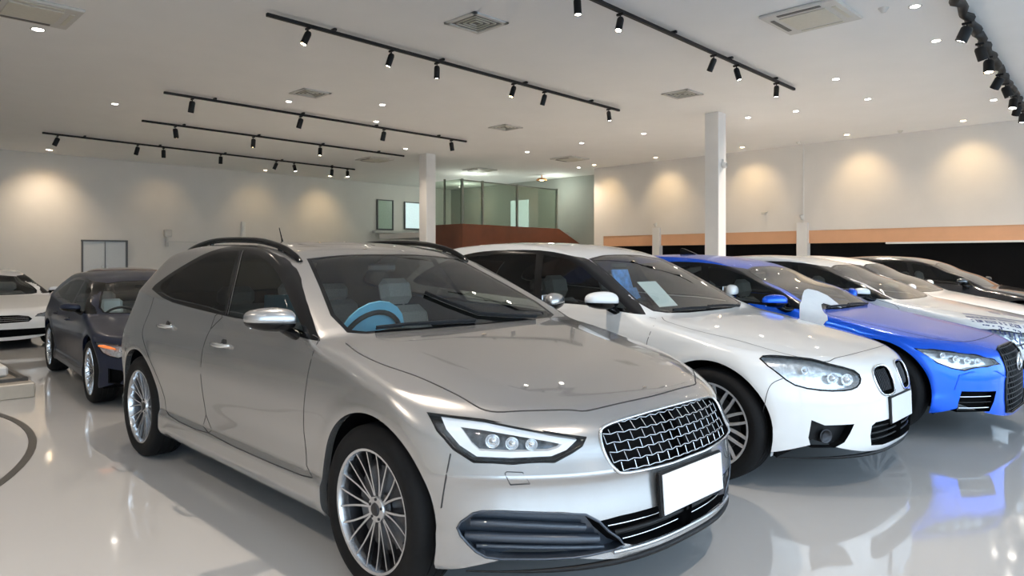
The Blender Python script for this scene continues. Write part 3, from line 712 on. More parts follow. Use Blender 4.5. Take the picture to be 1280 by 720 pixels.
def wheel(car, x, side, R, rim_r, width, spokes, style, mat_rim, mat_dark, wside):
    """side = +1 left, -1 right; wside = lateral place of the tyre's outer face; returns the wheel's rim object"""
    M = Matrix.Translation((x, side*(wside-width/2), R)) @ Matrix.Rotation(-side*math.pi/2, 4, 'X')   # local z -> outwards
    r = MB(); h = width/2
    # outer lip and barrel
    r.lathe([(rim_r-.012, h-.050), (rim_r-.010, h-.020), (rim_r-.004, h-.008), (rim_r+.006, h-.006), (rim_r+.008, h-.014)], 56, M)
    hub = .055; zc = h-.030; zr = h-.014
    def spoke(a0, a1, w0, w1, t=.016, dz0=-.012):
        V = []; k = 7
        for i in range(k):
            u = i/(k-1); rr = hub*.7+(rim_r-.008-hub*.7)*u; a = a0+(a1-a0)*u; w = w0+(w1-w0)*u
            z = zc+dz0*(1-u)+(zr-zc)*u*u
            c = Vector((math.cos(a), math.sin(a), 0)); p = Vector((-math.sin(a), math.cos(a), 0))
            for (q, zz) in ((-w, z-t), (-w*.75, z), (w*.75, z), (w, z-t)): V.append(M @ (c*rr+p*q+Vector((0, 0, zz))))
        F = []
        for i in range(k-1):
            for j in range(3): F.append((i*4+j, i*4+j+1, (i+1)*4+j+1, (i+1)*4+j))
        r.add(V, F)
    for i in range(spokes):
        a = 2*math.pi*i/spokes
        if style == 'multi':
            spoke(a-.05, a-.17, .006, .0045); spoke(a+.05, a+.17, .006, .0045)
        elif style == 'twin':
            spoke(a-.06, a-.20, .011, .008); spoke(a+.06, a+.20, .011, .008)
        else: spoke(a, a, .024, .030)
    r.lathe([(.001, zc-.002), (hub*.9, zc-.004), (hub, zc-.014), (hub, zc-.04)], 28, M)
    ro = r.build('wheel', mat_rim, car.root, auto=30)
    t = MB(); g = .008
    prof = [(rim_r-.004, -h+.01), (rim_r+.02, -h), (R-.035, -h-.003), (R-.012, -h+.014), (R-.002, -h+.032)]
    for zz in (-.045, 0, .045): prof += [(R, zz-.010), (R-g, zz-.009), (R-g, zz-.004), (R, zz-.003)]
    prof += [(R-.002, h-.032), (R-.012, h-.014), (R-.035, h+.003), (rim_r+.045, h+.004), (rim_r+.02, h-.001), (rim_r+.002, h-.012)]
    t.lathe(prof, 64, M); t.build('tyre', rubber, ro, auto=50)
    b = MB(); b.lathe([(rim_r-.010, h-.048), (rim_r-.022, h-.09), (rim_r-.03, -h+.02)], 40, M)
    b.lathe([(.001, -.01), (rim_r-.03, -.01)], 40, M)
    b.build('rim_barrel', mat_dark, ro, auto=40)
    d = MB(); d.lathe([(.06, h-.075), (rim_r*.70, h-.075), (rim_r*.70, h-.10)], 40, M); d.build('brake_disc', steel_disc, ro, auto=40)
    c = MB(); c.lathe([(.001, zc+.004), (.022, zc+.003), (.027, zc-.003)], 20, M)
    for k in range(5):
        a = 2*math.pi*k/5+.3; q = M @ Matrix.Translation((.040*math.cos(a), .040*math.sin(a), zc-.003)); c.lathe([(.001, .003), (.006, .002), (.007, -.004)], 8, q)
    c.build('centre_cap', mat_dark, ro, auto=40)
    return ro
def mirror_part(car, side, x, w, z, L=.20, H=.10, T=.10, shell=None, foot=(-.57, .90)):
    """door mirror: rounded housing, black lower shell, mirror face, arm"""
    s = side
    def blob(mb, zlo, zhi, k=1.):
        nu, nv = 24, 14; V = []; F = []
        for i in range(nu):
            a = 2*math.pi*i/nu
            for j in range(nv+1):
                b = math.pi*j/nv
                cx = math.copysign(abs(math.cos(a))**.8, math.cos(a)); cz = math.copysign(abs(math.sin(a))**.8, math.sin(a))
                rr = math.sin(b)**.6; y = math.cos(b)
                px = cx*rr*T/2*(1.0 if cx > 0 else .55); pz = cz*rr*H/2*(1-.22*(y+1)/2)
                py = y*L/2
                pz = min(max(pz, zlo*H), zhi*H)
                V.append((x+px-(py/L)*.07*1.0, s*(w+py), z+pz*k+.01*(py/L)))
        for i in range(nu):
            for j in range(nv):
                p = i*(nv+1)+j; q = ((i+1) % nu)*(nv+1)+j; F.append((p, q, q+1, p+1))
        mb.add(V, F, smooth=True)
    m = MB(); blob(m, -.14, 1); o = m.build('door_mirror', shell or car.paint, car.root)
    k = MB(); blob(k, -1, -.12, 1.0)
    k.tube([(x+.0, s*(w-L*.30), z-H*.35), (x+.05, s*(w-L*.52), z-H*.62), (foot[0]-.02, s*(w-L*.62), foot[1]+.02), (foot[0]+.01, s*(w-L*.70), foot[1]-.015)], [.022, .026, .030, .020], 10)
    k.build('mirror_base', gloss_black, o)
    g = MB(); g.box((x-T*.22, s*w, z), (.008, L*.78, H*.66), bev=.003); g.build('mirror_glass', chrome, o)
    return o
def seat(mb, x, y, z=.30, sc=1.):
    rot = Matrix.Rotation(math.radians(-14), 3, 'Y')
    mb.box((x, y, z+.10), (.50, .50, .16), bev=.05)
    mb.box((x-.30, y, z+.42), (.15, .48, .58), rot, bev=.06)
    mb.box((x-.23, y-.21, z+.36), (.10, .09, .42), rot, bev=.04); mb.box((x-.23, y+.21, z+.36), (.10, .09, .42), rot, bev=.04)
    mb.box((x-.385, y, z+.80), (.10, .26, .18), rot, bev=.045)
    for d in (-.06, .06): mb.tube([(x-.36, y+d, z+.62), (x-.38, y+d, z+.76)], .007, 6)
def interior(car, x0=-.42, z_seat=.30, half=.62, dash_z=.93, cover=True, drv=-1, roofz=1.38):
    r = car.root
    f = MB(); f.box((-1.55, 0, .27), (2.9, half*2+.1, .10)); f.box((-.35, 0, .55), (.06, half*2+.04, .62))
    f.box((-2.95, 0, .55), (.06, half*2, .60)); f.build('cabin_floor', inner_m, r)
    d = MB()
    n = 26; V = []; F = []; prof = [(-.30, dash_z-.02), (-.46, dash_z+.01), (-.62, dash_z+.005), (-.74, dash_z-.02), (-.80, dash_z-.09), (-.78, dash_z-.22), (-.66, dash_z-.40)]
    for i in range(n):
        y = -half-.06+(2*half+.12)*i/(n-1); bump = .035*math.exp(-((y-drv*.34)/.16)**2)
        for k, (px, pz) in enumerate(prof): V.append((px-.05*(1-abs(y)), y, pz+bump*(k in (2, 3, 4))-.03*(abs(y) > half-.1)))
    for i in range(n-1):
        for k in range(len(prof)-1): a = i*len(prof)+k; F.append((a, a+1, a+len(prof)+1, a+len(prof)))
    d.add(V, F, smooth=True); d.build('dashboard', inner_m, r, auto=50)
    w = MB(); c = Vector((-.88, drv*.34, dash_z-.06)); ax = Matrix.Rotation(math.radians(-66), 3, 'Y')
    w.tube([c+ax @ Vector((.185*math.cos(a), .185*math.sin(a), 0)) for a in [2*math.pi*i/32 for i in range(32)]], .014, 8, True)
    for a in (math.pi/2, -math.pi/2, math.pi): w.tube([c, c+ax @ Vector((.18*math.cos(a), .18*math.sin(a), 0))], .016, 6)
    w.box(c, (.10, .15, .05), ax, bev=.015); w.tube([c, c+Vector((.28, 0, -.09))], .03, 8); w.build('steering_wheel', blackpl, r)
    for y in (-.36, .36):
        m = MB(); seat(m, -1.25, y, z_seat); m.build('front_seat', seat_m, r, auto=40)
    m = MB()
    m.box((-2.15, 0, z_seat+.12), (.50, 1.16, .16), bev=.05); m.box((-2.42, 0, z_seat+.42), (.16, 1.16, .58), Matrix.Rotation(math.radians(-14), 3, 'Y'), bev=.05)
    for y in (-.38, .38): m.box((-2.49, y, z_seat+.76), (.10, .26, .14), bev=.04)
    m.build('rear_bench', seat_m, r)
    v = MB(); v.box((-1.27, 0, roofz-.11), (.025, .20, .05), bev=.012); v.tube([(-1.27, 0, roofz-.09), (-1.27, 0, roofz-.055)], .006, 6); v.build('rear_view_mirror', gloss_black, r)
    if cover:
        pass
def finish_shell(c, names, mode='both'):
    """dark lining just inside the painted skin so that it is not paper thin"""
    P, F, N = c.skin.take(names); F = orient(P, F, N); Q = P-N*.014; mb = MB()
    mb.add(Q, [f[::-1] for f in F], -N); mb.add(mir(Q), F, -mir(N)); mb.build('inner_lining', inner_m, c.root)
def arches(c, rear=True, depth=.26):
    for cx in ([0, -c.b.wb] if rear else [0]):
        R = c.b.R; zc = c.b.wz; n = 60
        circ = [(cx+R*math.cos(a), zc+R*math.sin(a)) for a in [2*math.pi*k/n for k in range(n)]]
        c.skin.cut('side', circ, 'gone', where=lambda p: p[1] > .45)
        for i, f in enumerate(c.skin.F):       # underside round the wheel
            if c.skin.L[i] == 'body':
                q = np.mean([c.skin.V[v] for v in f], axis=0)
                if q[1] > .5 and math.hypot(q[0]-cx, q[2]-zc) < R: c.skin.L[i] = 'gone'
        arc = [p for p in [(cx+R*math.cos(a), zc+R*math.sin(a)) for a in np.linspace(-.34, math.pi+.34, 44)]]
        P = c.pt('side', arc)
        V = []; F = []; m = len(P)
        ring = [P+np.array([0, .000, 0]), P-np.array([0, .035, 0]), None]
        cc = np.array([cx, 0, zc]); out = P.copy(); dd = P-cc; dd[:, 1] = 0; L = np.linalg.norm(dd, axis=1, keepdims=True)
        out = P+dd/L*.02; out[:, 1] -= .036; deep = out.copy(); deep[:, 1] -= depth
        V = np.vstack([P, ring[1], out, deep, np.repeat([[cx, float(np.mean(deep[:, 1])), zc]], 1, 0)])
        F = [(k*m+i, k*m+i+1, (k+1)*m+i+1, (k+1)*m+i) for k in (1, 2) for i in range(m-1)]+[(3*m+i, 3*m+i+1, 4*m) for i in range(m-1)]
        for sd in (1, -1): MB().add(V if sd > 0 else mir(V), F if sd > 0 else [f[::-1] for f in F]).build('wheel_well', well_m, c.root)
        Fl = [(i, i+1, m+i+1, m+i) for i in range(m-1)]
        Vl = np.vstack([P, ring[1]])
        for sd in (1, -1): MB().add(Vl if sd > 0 else mir(Vl), Fl if sd > 0 else [f[::-1] for f in Fl]).build('arch_edge', c.paint, c.root)
def underside(c):
    for i, f in enumerate(c.skin.F):
        if c.skin.L[i] == 'body':
            q = np.mean([c.skin.V[v] for v in f], axis=0)
            if q[2] < c.b.zb+.006: c.skin.L[i] = 'under'
def wheels(c, R, rim, wid, spokes, style, wside, mr=None, md=None, rear=True):
    for x in ([0, -c.b.wb] if rear else [0]):
        for sd in (-1, 1): wheel(c, x, sd, R, rim, wid, spokes, style, mr or alloy, md or alloy_dark, wside)
def plate(c, x, z, w=.44, h=.15, tilt=-4, y=0., holder=True, name='number_plate'):
    rot = Matrix.Rotation(math.radians(tilt), 3, 'Y')
    h_ = MB(); h_.box((x-.012, y, z), (.018, w+.02, h+.015), rot, bev=.005); ho = h_.build('plate_holder', blackpl, c.root)
    m = MB(); m.box((x, y, z), (.008, w, h), rot, bev=.003); m.build(name, plate_m, ho)
def wipers(c, line1, line2):
    for ln in (line1, line2):
        P = c.pt('top', [(a, abs(b)) for a, b in ln]); sg = np.array([1 if b >= 0 else -1 for a, b in ln])
        N = c.b.normal(P); P = P+N*.018; P[:, 1] *= sg
        m = MB(); m.tube(P, .007, 6); Q = P-N*np.array([1, 1, 1])*.010; m.tube(Q, .005, 6)
        m.build('wiper', blackpl, c.root)
# common outlines, in car coordinates
WS = [(-.37, 0), (-.385, .30), (-.42, .55), (-.47, .735), (-.62, .735), (-.90, .655), (-1.20, .555), (-1.17, .30), (-1.155, 0)]
def shrink(poly, d, cx=None):
    """outline moved inwards by d"""
    P = np.array(poly, float); n = len(P)
    area_ = .5*sum(P[i][0]*P[(i+1) % n][1]-P[(i+1) % n][0]*P[i][1] for i in range(n)); sg = 1 if area_ > 0 else -1
    out = []
    for i in range(n):
        a, b, c_ = P[i-1], P[i], P[(i+1) % n]
        e1 = (b-a)/max(np.linalg.norm(b-a), 1e-9); e2 = (c_-b)/max(np.linalg.norm(c_-b), 1e-9)
        n1 = np.array([-e1[1], e1[0]])*sg; n2 = np.array([-e2[1], e2[0]])*sg; m = n1+n2; L = np.dot(m, m)
        m = m*2/max(L, .9) if L > 1e-6 else n1
        out.append(b+m*d)
    return np.array(out)
# ---------------------------------------------------------------- the cars
def front_x(c, w, z): return c.pt('front', [(abs(w), z)])[0]
def opening(c, kind, poly, name, d, wall_m, back_m=None, back_name='recess', part=None, sides=(1, -1)):
    """cut an outline, give it walls and a back"""
    c.skin.cut(kind, poly, name)
    mb = MB(); c.walls(mb, kind, poly, d, sides); c.back(mb, [name], d, sides)
    return mb.build(back_name, back_m or wall_m, part or c.root)
def headlamps(c, poly, guide_out=None, guide_in=None, bulbs=(), d=(-.045, -.035, 0), rim=.005, bowl=None, lens=None):
    c.skin.cut('corner', poly, 'lamp', where=lambda p: p[0] > .1)
    for sd in (1, -1):
        ln = c.panel('headlight', ['lamp'], lens or lens_glass, 'left' if sd > 0 else 'right')
        b = MB(); c.walls(b, 'corner', poly, d, (sd,)); c.back(b, ['lamp'], d, (sd,)); b.build('lamp_bowl', bowl or lamp_in, ln)
        e = MB(); c.edge_tube(e, 'corner', poly, rim, -.001, (sd,)); e.build('lamp_surround', gloss_black, ln)
        if guide_out is not None:
            g = MB(); A = c.pt('corner', guide_out); B = c.pt('corner', guide_in); m = len(A)
            A = A+np.array(d)*.28; B = B+np.array(d)*.28; V = np.vstack([A, B, A+np.array(d)*.5, B+np.array(d)*.5])
            F = [(i, (i+1) % m, m+(i+1) % m, m+i) for i in range(m)]+[(i, (i+1) % m, 2*m+(i+1) % m, 2*m+i) for i in range(m)]+[(m+i, m+(i+1) % m, 3*m+(i+1) % m, 3*m+i) for i in range(m)]
            g.add(V if sd > 0 else mir(V), F); g.build('daytime_light', drl_m, ln)
        for (s_, z_, r_) in bulbs:
            p = c.pt('corner', [(s_, z_)])[0]+np.array(d)*.6; k = 2**-.5
            ax = Vector((k, k*sd, 0)); M = Matrix.Translation((p[0], sd*p[1], p[2])) @ ax.to_track_quat('Z', 'Y').to_matrix().to_4x4()
            q = MB(); q.lathe([(r_*1.0, .010), (r_*.96, .014), (r_*.80, .002), (r_*.78, -.004), (r_*.70, .006), (r_*.4, .016), (.001, .020)], 24, M); q.build('projector', lamp_chrome, ln)
def glazing(c, ws, dlo, win, back=None, side_names=('front_window', 'rear_window'), frit=.022, tint=None, tint2=None, chrome_line=None):
    c.skin.cut('top', ws, 'frit', where=lambda p: p[2] > .85)
    inner = [(x, w) for x, w in shrink(ws, frit)]
    inner = [(x, -.03 if w < .0 else w) for x, w in inner]
    c.skin.cut('top', inner, 'ws', only=['frit'])
    c.skin.cut('side', dlo, 'trim', only=['body'])
    for i, w in enumerate(win): c.skin.cut('side', w, 'win%d' % i, only=['trim'])
    if back is not None:
        c.skin.cut('rear', back, 'backglass', only=['body'])
        c.panel('rear_windscreen', ['backglass'], rear_glass)
    w = c.panel('windscreen', ['ws'], win_glass)
    c.panel('windscreen_border', ['frit'], gloss_black, off=.0005, parent=w)
    for mode in ('right', 'left'):
        tr = c.panel('window_trim', ['trim'], gloss_black, mode)
        for i in range(len(win)): c.panel('side_window', ['win%d' % i], (tint or side_glass) if i == 0 else (tint2 or rear_glass), mode)
def doors(c, polys, handles, hx=.17):
    for i, p in enumerate(polys): c.skin.cut('side', p, 'door%d' % i, only=['body'])
    for sd, mode in ((-1, 'right'), (1, 'left')):
        for i, p in enumerate(polys):
            d = c.panel('door', ['door%d' % i], c.paint, mode)
            if d is None: continue
            g = MB(); c.ribbon(g, 'side', p, .0045, .0008, True, (sd,)); g.build('door_gap', gapm, d)
            if i < len(handles):
                x, z = handles[i]; q = c.pt('side', [(x-hx/2, z), (x, z), (x+hx/2, z+.002)])
                h = MB(); P = [q[0]-np.array([0, .004, 0]), q[0]+np.array([.015, .028, 0]), q[1]+np.array([0, .034, .003]), q[2]+np.array([-.015, .028, 0]), q[2]-np.array([0, .004, 0])]
                P = np.array(P); h.tube(P if sd > 0 else mir(P), [.010, .012, .012, .012, .010], 10); h.build('door_handle', chrome if getattr(c, 'chrome_handles', False) else c.paint, d)
                u = MB(); M = Matrix.Translation((q[1][0]+.02, sd*(q[1][1]-.002), z)) @ Matrix.Rotation(-sd*math.pi/2, 4, 'X'); u.lathe([(.001, .003), (.030, .003), (.034, .0)], 20, M); u.build('handle_cup', gapm, d)
def lattice(c, poly, w1, z0, z1, nrow, dw, r, inset, m, frame, name='grille', hexa=True, back=.06):
    c.skin.cut('front', poly, 'grille')
    b = MB(); c.walls(b, 'front', [p for p in poly], (-back, 0, 0)); c.back(b, ['grille'], (-back, 0, 0)); g = b.build(name, well_m, c.root)
    inn = lambda w, z: bool(inside(poly, np.array([abs(w) if abs(w) > .001 else .001, z])))
    L = MB(); zs = np.linspace(z0, z1, nrow+1)
    def seg(a, b_):
        P = c.pt('front', [(abs(a[0]), a[1]), (abs(b_[0]), b_[1])])
        if len(P) < 2: return
        P = P+np.array([-inset, 0, 0]); P[0][1] *= 1 if a[0] >= 0 else -1; P[1][1] *= 1 if b_[0] >= 0 else -1
        L.tube(P, r, 5, caps=False)
    n = int(w1/dw)+2
    for j, z in enumerate(zs):
        for i in range(-n, n):
            st = dw*.5 if (hexa and j % 2) else 0
            a = (i*dw+st, z); mid = (i*dw+st+dw/2, z+(.0045 if hexa else 0)); b2 = (i*dw+st+dw, z)
            for p, q in ((a, mid), (mid, b2)):
                if inn(*p) and inn(*q): seg(p, q)
    for j in range(nrow):
        for i in range(-n, n):
            st = dw*.5 if (j % 2) else 0
            if not hexa: st = 0
            p = (i*dw+st, zs[j]); q = (i*dw+st, zs[j+1])
            if inn(*p) and inn(*q): seg(p, q)
            elif inn(p[0], (p[1]+q[1])/2): seg((p[0], (p[1]+q[1])/2), q if inn(*q) else p)
    L.build('grille_mesh', m, g)
    return g
def front_bumper(c, poly):
    c.skin.cut('corner', poly, 'bumper', only=['body'], where=lambda p: p[0] > .2)
    return c.panel('front_bumper', ['bumper'], c.paint)
def full_ring(c, half, off=0., closed=True):
    """outline across the centre plane from its half in front view"""
    P = c.pt('front', half); P = P+c.b.normal(P)*off
    return np.vstack([P, mir(P)[::-1]])

# ---- the silver estate car in front
h = Car('silver_estate_car', 'large silver estate car with black roof rails and honeycomb grille in the foreground', HERO, silver, (-2.33, 2.47, 0), density=1.05)
h.chrome_handles = True
underside(h); arches(h)
hood_poly = [(.688, -.02), (.682, .15), (.66, .375), (.62, .456), (.53, .60), (.434, .715), (.278, .733), (.067, .755), (-.124, .80), (-.27, .812), (-.40, .79), (-.455, .72), (-.43, .5), (-.40, .25), (-.395, -.02)]
h.skin.cut('top', hood_poly, 'hood')
dlo = smooth_poly([(-.49, .955), (-.75, 1.098), (-1.10, 1.272), (-1.33, 1.350), (-1.62, 1.396), (-1.85, 1.403), (-2.05, 1.385), (-2.28, 1.336), (-2.56, 1.241), (-2.72, 1.165), (-2.755, 1.125), (-2.70, 1.108), (-2.30, 1.050), (-1.46, 1.010), (-1.2, 1.003)], n=3, sharp=(0,))
winF = smooth_poly([(-.60, .978), (-.80, 1.080), (-1.12, 1.238), (-1.36, 1.322), (-1.60, 1.362), (-1.665, 1.366), (-1.60, 1.23), (-1.47, 1.035), (-1.43, 1.020), (-1.0, 1.005)], n=3, sharp=(0, 5, 7))
winR = smooth_poly([(-1.52, 1.035), (-1.66, 1.23), (-1.735, 1.370), (-1.85, 1.372), (-2.05, 1.352), (-2.27, 1.305), (-2.50, 1.228), (-2.64, 1.162), (-2.60, 1.122), (-2.3, 1.078)], n=3, sharp=(0, 2, 7))
glazing(h, [(-.415, -.03), (-.425, .35), (-.455, .64), (-.50, .722), (-.642, .724), (-.909, .636), (-1.20, .545), (-1.205, .30), (-1.195, -.03)], dlo, [winF, winR],
        back=[(-.03, 1.06), (.62, 1.07), (.55, 1.30), (-.03, 1.33)])
doors(h, [[(-.49, .945), (-.483, .82), (-.50, .70), (-.53, .55), (-.528, .40), (-.55, .352), (-1.60, .358), (-1.645, .45), (-1.66, .60), (-1.652, .80), (-1.62, .93), (-1.55, 1.03), (-1.0, 1.02), (-.60, .985)],
          [(-1.55, 1.03), (-1.62, .93), (-1.652, .80), (-1.66, .60), (-1.645, .45), (-1.60, .358), (-2.20, .362), (-2.28, .45), (-2.37, .58), (-2.50, .70), (-2.62, .79), (-2.664, .85), (-2.655, .95), (-2.60, 1.10), (-2.3, 1.07)]],
      [(-1.42, .862), (-2.27, .905)])
head_h = [(-0.411, 0.757), (-0.304, 0.747), (-0.201, 0.738), (0.046, 0.695), (0.172, 0.672), (0.153, 0.648), (0.117, 0.63), (0.052, 0.603), (-0.099, 0.601), (-0.235, 0.606), (-0.307, 0.646), (-0.368, 0.705)]
drl_o = [(-0.357, 0.743), (-0.201, 0.728), (0.045, 0.682), (0.139, 0.664), (0.099, 0.634), (0.044, 0.617), (-0.099, 0.615), (-0.222, 0.619), (-0.285, 0.655), (-0.335, 0.705)]
drl_i = [(-0.285, 0.714), (-0.203, 0.705), (0.040, 0.664), (0.085, 0.653), (0.069, 0.642), (0.034, 0.634), (-0.099, 0.634), (-0.212, 0.638), (-0.240, 0.661), (-0.272, 0.700)]
headlamps(h, head_h, drl_o, drl_i, [(-.165, .668, .026), (-.095, .660, .024), (-.025, .655, .022)])
gp = [(-.02, .716), (.15, .716), (.30, .710), (.385, .700), (.418, .684), (.432, .650), (.430, .60), (.418, .563), (.381, .545), (.25, .538), (.12, .534), (-.02, .533)]
gr = lattice(h, gp, .44, .548, .702, 5, .062, .0024, .012, alloy, chrome)
fr = MB(); fr.tube(full_ring(h, smooth_poly(gp[1:-1], False, 4), .002), .0060, 8, True); fr.build('grille_surround', chrome, gr)
fog_p = smooth_poly([(-.292, .377), (-.254, .415), (-.205, .436), (-.043, .433), (.165, .412), (.247, .345), (.311, .278), (.218, .266), (.114, .262), (-.071, .268), (-.19, .274), (-.254, .321)], n=2)
h.skin.cut('corner', fog_p, 'fog')
for sd in (1, -1):
    m = MB(); h.walls(m, 'corner', fog_p, (-.05, -.035, 0), (sd,)); h.back(m, ['fog'], (-.05, -.035, 0), (sd,)); f = m.build('bumper_vent', fogm, h.root)
    b = MB()
    for (zz, a, e, rr) in ((.385, -.24, .17, .014), (.335, -.26, .22, .018), (.300, -.22, .24, .010)):
        q = h.pt('corner', [(a+(e-a)*t, zz-.03*t*t) for t in np.linspace(0, 1, 14)])+np.array([-.030, -.022, 0]); b.tube(q if sd > 0 else mir(q), rr, 8)
    b.build('vent_fin', fogm, f)
    e = MB(); h.edge_tube(e, 'corner', fog_p, .005, 0, (sd,)); e.build('vent_edge', fogm, f)
low_p = [(-.02, .395), (.20, .393), (.40, .392), (.478, .385), (.45, .345), (.39, .290), (.33, .268), (.088, .262), (-.02, .262)]
lg = opening(h, 'front', low_p, 'low', (-.07, 0, 0), well_m, back_name='lower_intake')
for zz, w_ in ((.355, .43), (.325, .40), (.293, .36)):
    s_ = MB(); q = h.pt('front', [(t, zz) for t in np.linspace(0, w_, 14)])-np.array([.022, 0, 0]); s_.tube(np.vstack([mir(q)[::-1][:-1], q]), .0035 if zz != .325 else .010, 6); s_.build('intake_slat', chrome if zz != .325 else blackpl, lg)
e = MB(); P = h.pt('front', [(t, .222) for t in np.linspace(0, .84, 34)]); P = P+np.array([.002, 0, 0]); rr = [.014*max(.25, 1-(t/.84)**3) for t in np.linspace(0, .84, len(P))]; e.tube(np.vstack([mir(P)[::-1][:-1], P]), rr[::-1][:-1]+rr, 8); e.build('front_splitter', blackpl, h.root)
e = MB(); P = h.pt('front', [(t, .262) for t in np.linspace(0, .42, 20)]); P = P+np.array([.004, 0, 0]); e.tube(np.vstack([mir(P)[::-1][:-1], P]), .008, 8); e.build('splitter_trim', alloy, h.root)
fb = front_bumper(h, [(-.36, .1), (-.350, .48), (-.318, .62), (-.24, .598), (.05, .597), (.172, .668), (.215, .70), (.9, .71), (.9, .1)])
m = MB(); h.ribbon(m, 'corner', [(-.350, .44), (-.338, .52), (-.318, .63)], .004, .003, n=4); h.ribbon(m, 'corner', [(-.124, .570), (-.118, .575), (-.062, .573), (-.036, .533), (-.105, .530), (-.124, .570)], .003, .003, n=1)
m.build('bumper_gap', gapm, fb)
hd = h.panel('bonnet', ['hood'], silver)
m = MB(); h.ribbon(m, 'top', [(.688, 0.)]+hood_poly[1:11], .0055, .0012, n=6); m.build('bonnet_gap', gapm, hd)
h.panel('body_shell', ['body'], silver); h.panel('underbody', ['under'], well_m); finish_shell(h, ['body', 'door0', 'door1', 'hood'])
m = MB()
for sd in (1, -1):
    pass
plate(h, .882, .438)
m = MB(); h.ribbon(m, 'side', [(-1.475, 1.02), (-1.56, 1.16), (-1.64, 1.29), (-1.695, 1.372)], .012, .004, n=4); m.build('pillar_strip', alloy_dark, h.root)
m = MB(); h.ribbon(m, 'side', [(-1.452, 1.02), (-1.54, 1.16), (-1.62, 1.29), (-1.675, 1.372)], .005, .004, n=4); m.build('pillar_edge', alloy, h.root)
for sd in (-1, 1): mirror_part(h, sd, -.735, .985, 1.045, .21, .125, .14, foot=(-.60, .925))
rail_pts = [(-1.17, .600), (-1.22, .600), (-1.40, .600), (-1.7, .602), (-2.05, .605), (-2.35, .602), (-2.6, .595), (-2.75, .588), (-2.80, .585)]
lift_ = [-.005, .012, .022, .026, .028, .024, .016, .005, -.005]
for sd in (1, -1):
    q = smooth_poly(rail_pts, False, 3); lf = smooth_poly([(a, 0) for a in lift_], False, 3)[:, 0]; P = h.pt('top', q); P[:, 2] += lf[:len(P)]
    P[:, 1] *= sd; m = MB(); m.tube(P, .018, 8); 
    for i in (6, 15): m.tube([P[i], P[i]-np.array([0, 0, .05])], .014, 6)
    m.build('roof_rail', gloss_black, h.root)
wipers(h, [(-.445, .50), (-.47, .30), (-.50, .10), (-.62, -.02), (-.72, -.10)], [(-.44, .02), (-.455, -.2), (-.47, -.4), (-.475, -.58)])
m = MB(); p = h.pt('top', [(-2.55, 0)])[0]; m.tube([p, p+np.array([-.02, 0, .05]), p+np.array([-.06, 0, .13])], [.012, .005, .003], 8); m.lathe([(.001, .022), (.02, .015), (.03, -.01)], 14, Matrix.Translation(Vector(p))); m.build('roof_aerial', gloss_black, h.root)
m = MB()
for sd in (1, -1):
    P = h.pt('side', [(-3.30, 1.00), (-3.38, .99), (-3.40, .92), (-3.36, .84), (-3.28, .86), (-3.24, .93)]); P += h.b.normal(P)*.004
    V = np.vstack([P, P.mean(0, keepdims=True)+[-.01, .012, 0]]); m.add(V if sd > 0 else mir(V), [(i, (i+1) % 6, 6) for i in range(6)], smooth=True)
m.build('tail_lamp', taillamp, h.root)
wheels(h, .335, .236, .215, 10, 'multi', .936)
interior(h, half=.68)
m = MB(); n = 20; c0 = Vector((-.86, -.34, .905)); ax = Matrix.Rotation(math.radians(-66), 3, 'Y')
V = [c0+ax @ Vector((.205*math.cos(a), .205*math.sin(a), .012)) for a in [2*math.pi*i/n for i in range(n)]]; V2 = [v+ax @ Vector((0, 0, .01)) for v in V]
m.add(V+V2, [tuple(range(n)), tuple(range(n, 2*n))[::-1]]+[(i, (i+1) % n, n+(i+1) % n, n+i) for i in range(n)]); m.build('steering_wheel_cover', cover_m, h.root)
m = MB(); pp = [(-1.77, 1.102), (-1.338, 1.118), (-1.203, 1.024), (-1.261, .967), (-1.55, .95), (-1.78, .98)]
V = [(x, -.515, z) for x, z in pp]+[(x, -.495, z) for x, z in pp]; m.add(V, [tuple(range(6)), tuple(range(6, 12))[::-1]]+[(i, (i+1) % 6, 6+(i+1) % 6, 6+i) for i in range(6)]); m.build('seat_cover', cover_m, h.root)
h.panel('roof_lining', [], head_m)

# ---- the white estate next to it
w = Car('white_hatchback_car', 'white car with twin upright grilles, paper sheet behind its windscreen, next to the silver estate', WHITE, white_p, (-2.12, 4.615, 0), density=.85)
underside(w); arches(w)
hood_w = [(.615, -.02), (.605, .25), (.585, .42), (.56, .53), (.43, .625), (.30, .655), (.08, .665), (-.10, .70), (-.25, .715), (-.38, .70), (-.45, .64), (-.435, .4), (-.425, -.02)]
w.skin.cut('top', hood_w, 'hood')
dlo_w = smooth_poly([(-.52, .955), (-.84, 1.135), (-1.13, 1.290), (-1.29, 1.345), (-1.62, 1.390), (-2.13, 1.392), (-2.46, 1.362), (-2.80, 1.28), (-3.02, 1.17), (-3.0, 1.10), (-2.4, 1.06), (-1.35, 1.006), (-1.0, .998), (-.73, .974)], n=3, sharp=(0,))
glazing(w, [(-.44, -.03), (-.45, .30), (-.485, .52), (-.53, .62), (-.65, .635), (-.90, .56), (-1.20, .475), (-1.235, .25), (-1.23, -.03)], dlo_w,
        [[(-.64, .99), (-.86, 1.115), (-1.14, 1.262), (-1.30, 1.32), (-1.55, 1.355), (-1.50, 1.20), (-1.42, 1.03), (-1.0, 1.012)], [(-1.50, 1.035), (-1.57, 1.2), (-1.63, 1.36), (-2.13, 1.362), (-2.45, 1.33), (-2.76, 1.25), (-2.92, 1.16), (-2.4, 1.085)]],
        back=[(-.03, 1.06), (.56, 1.07), (.5, 1.30), (-.03, 1.33)])
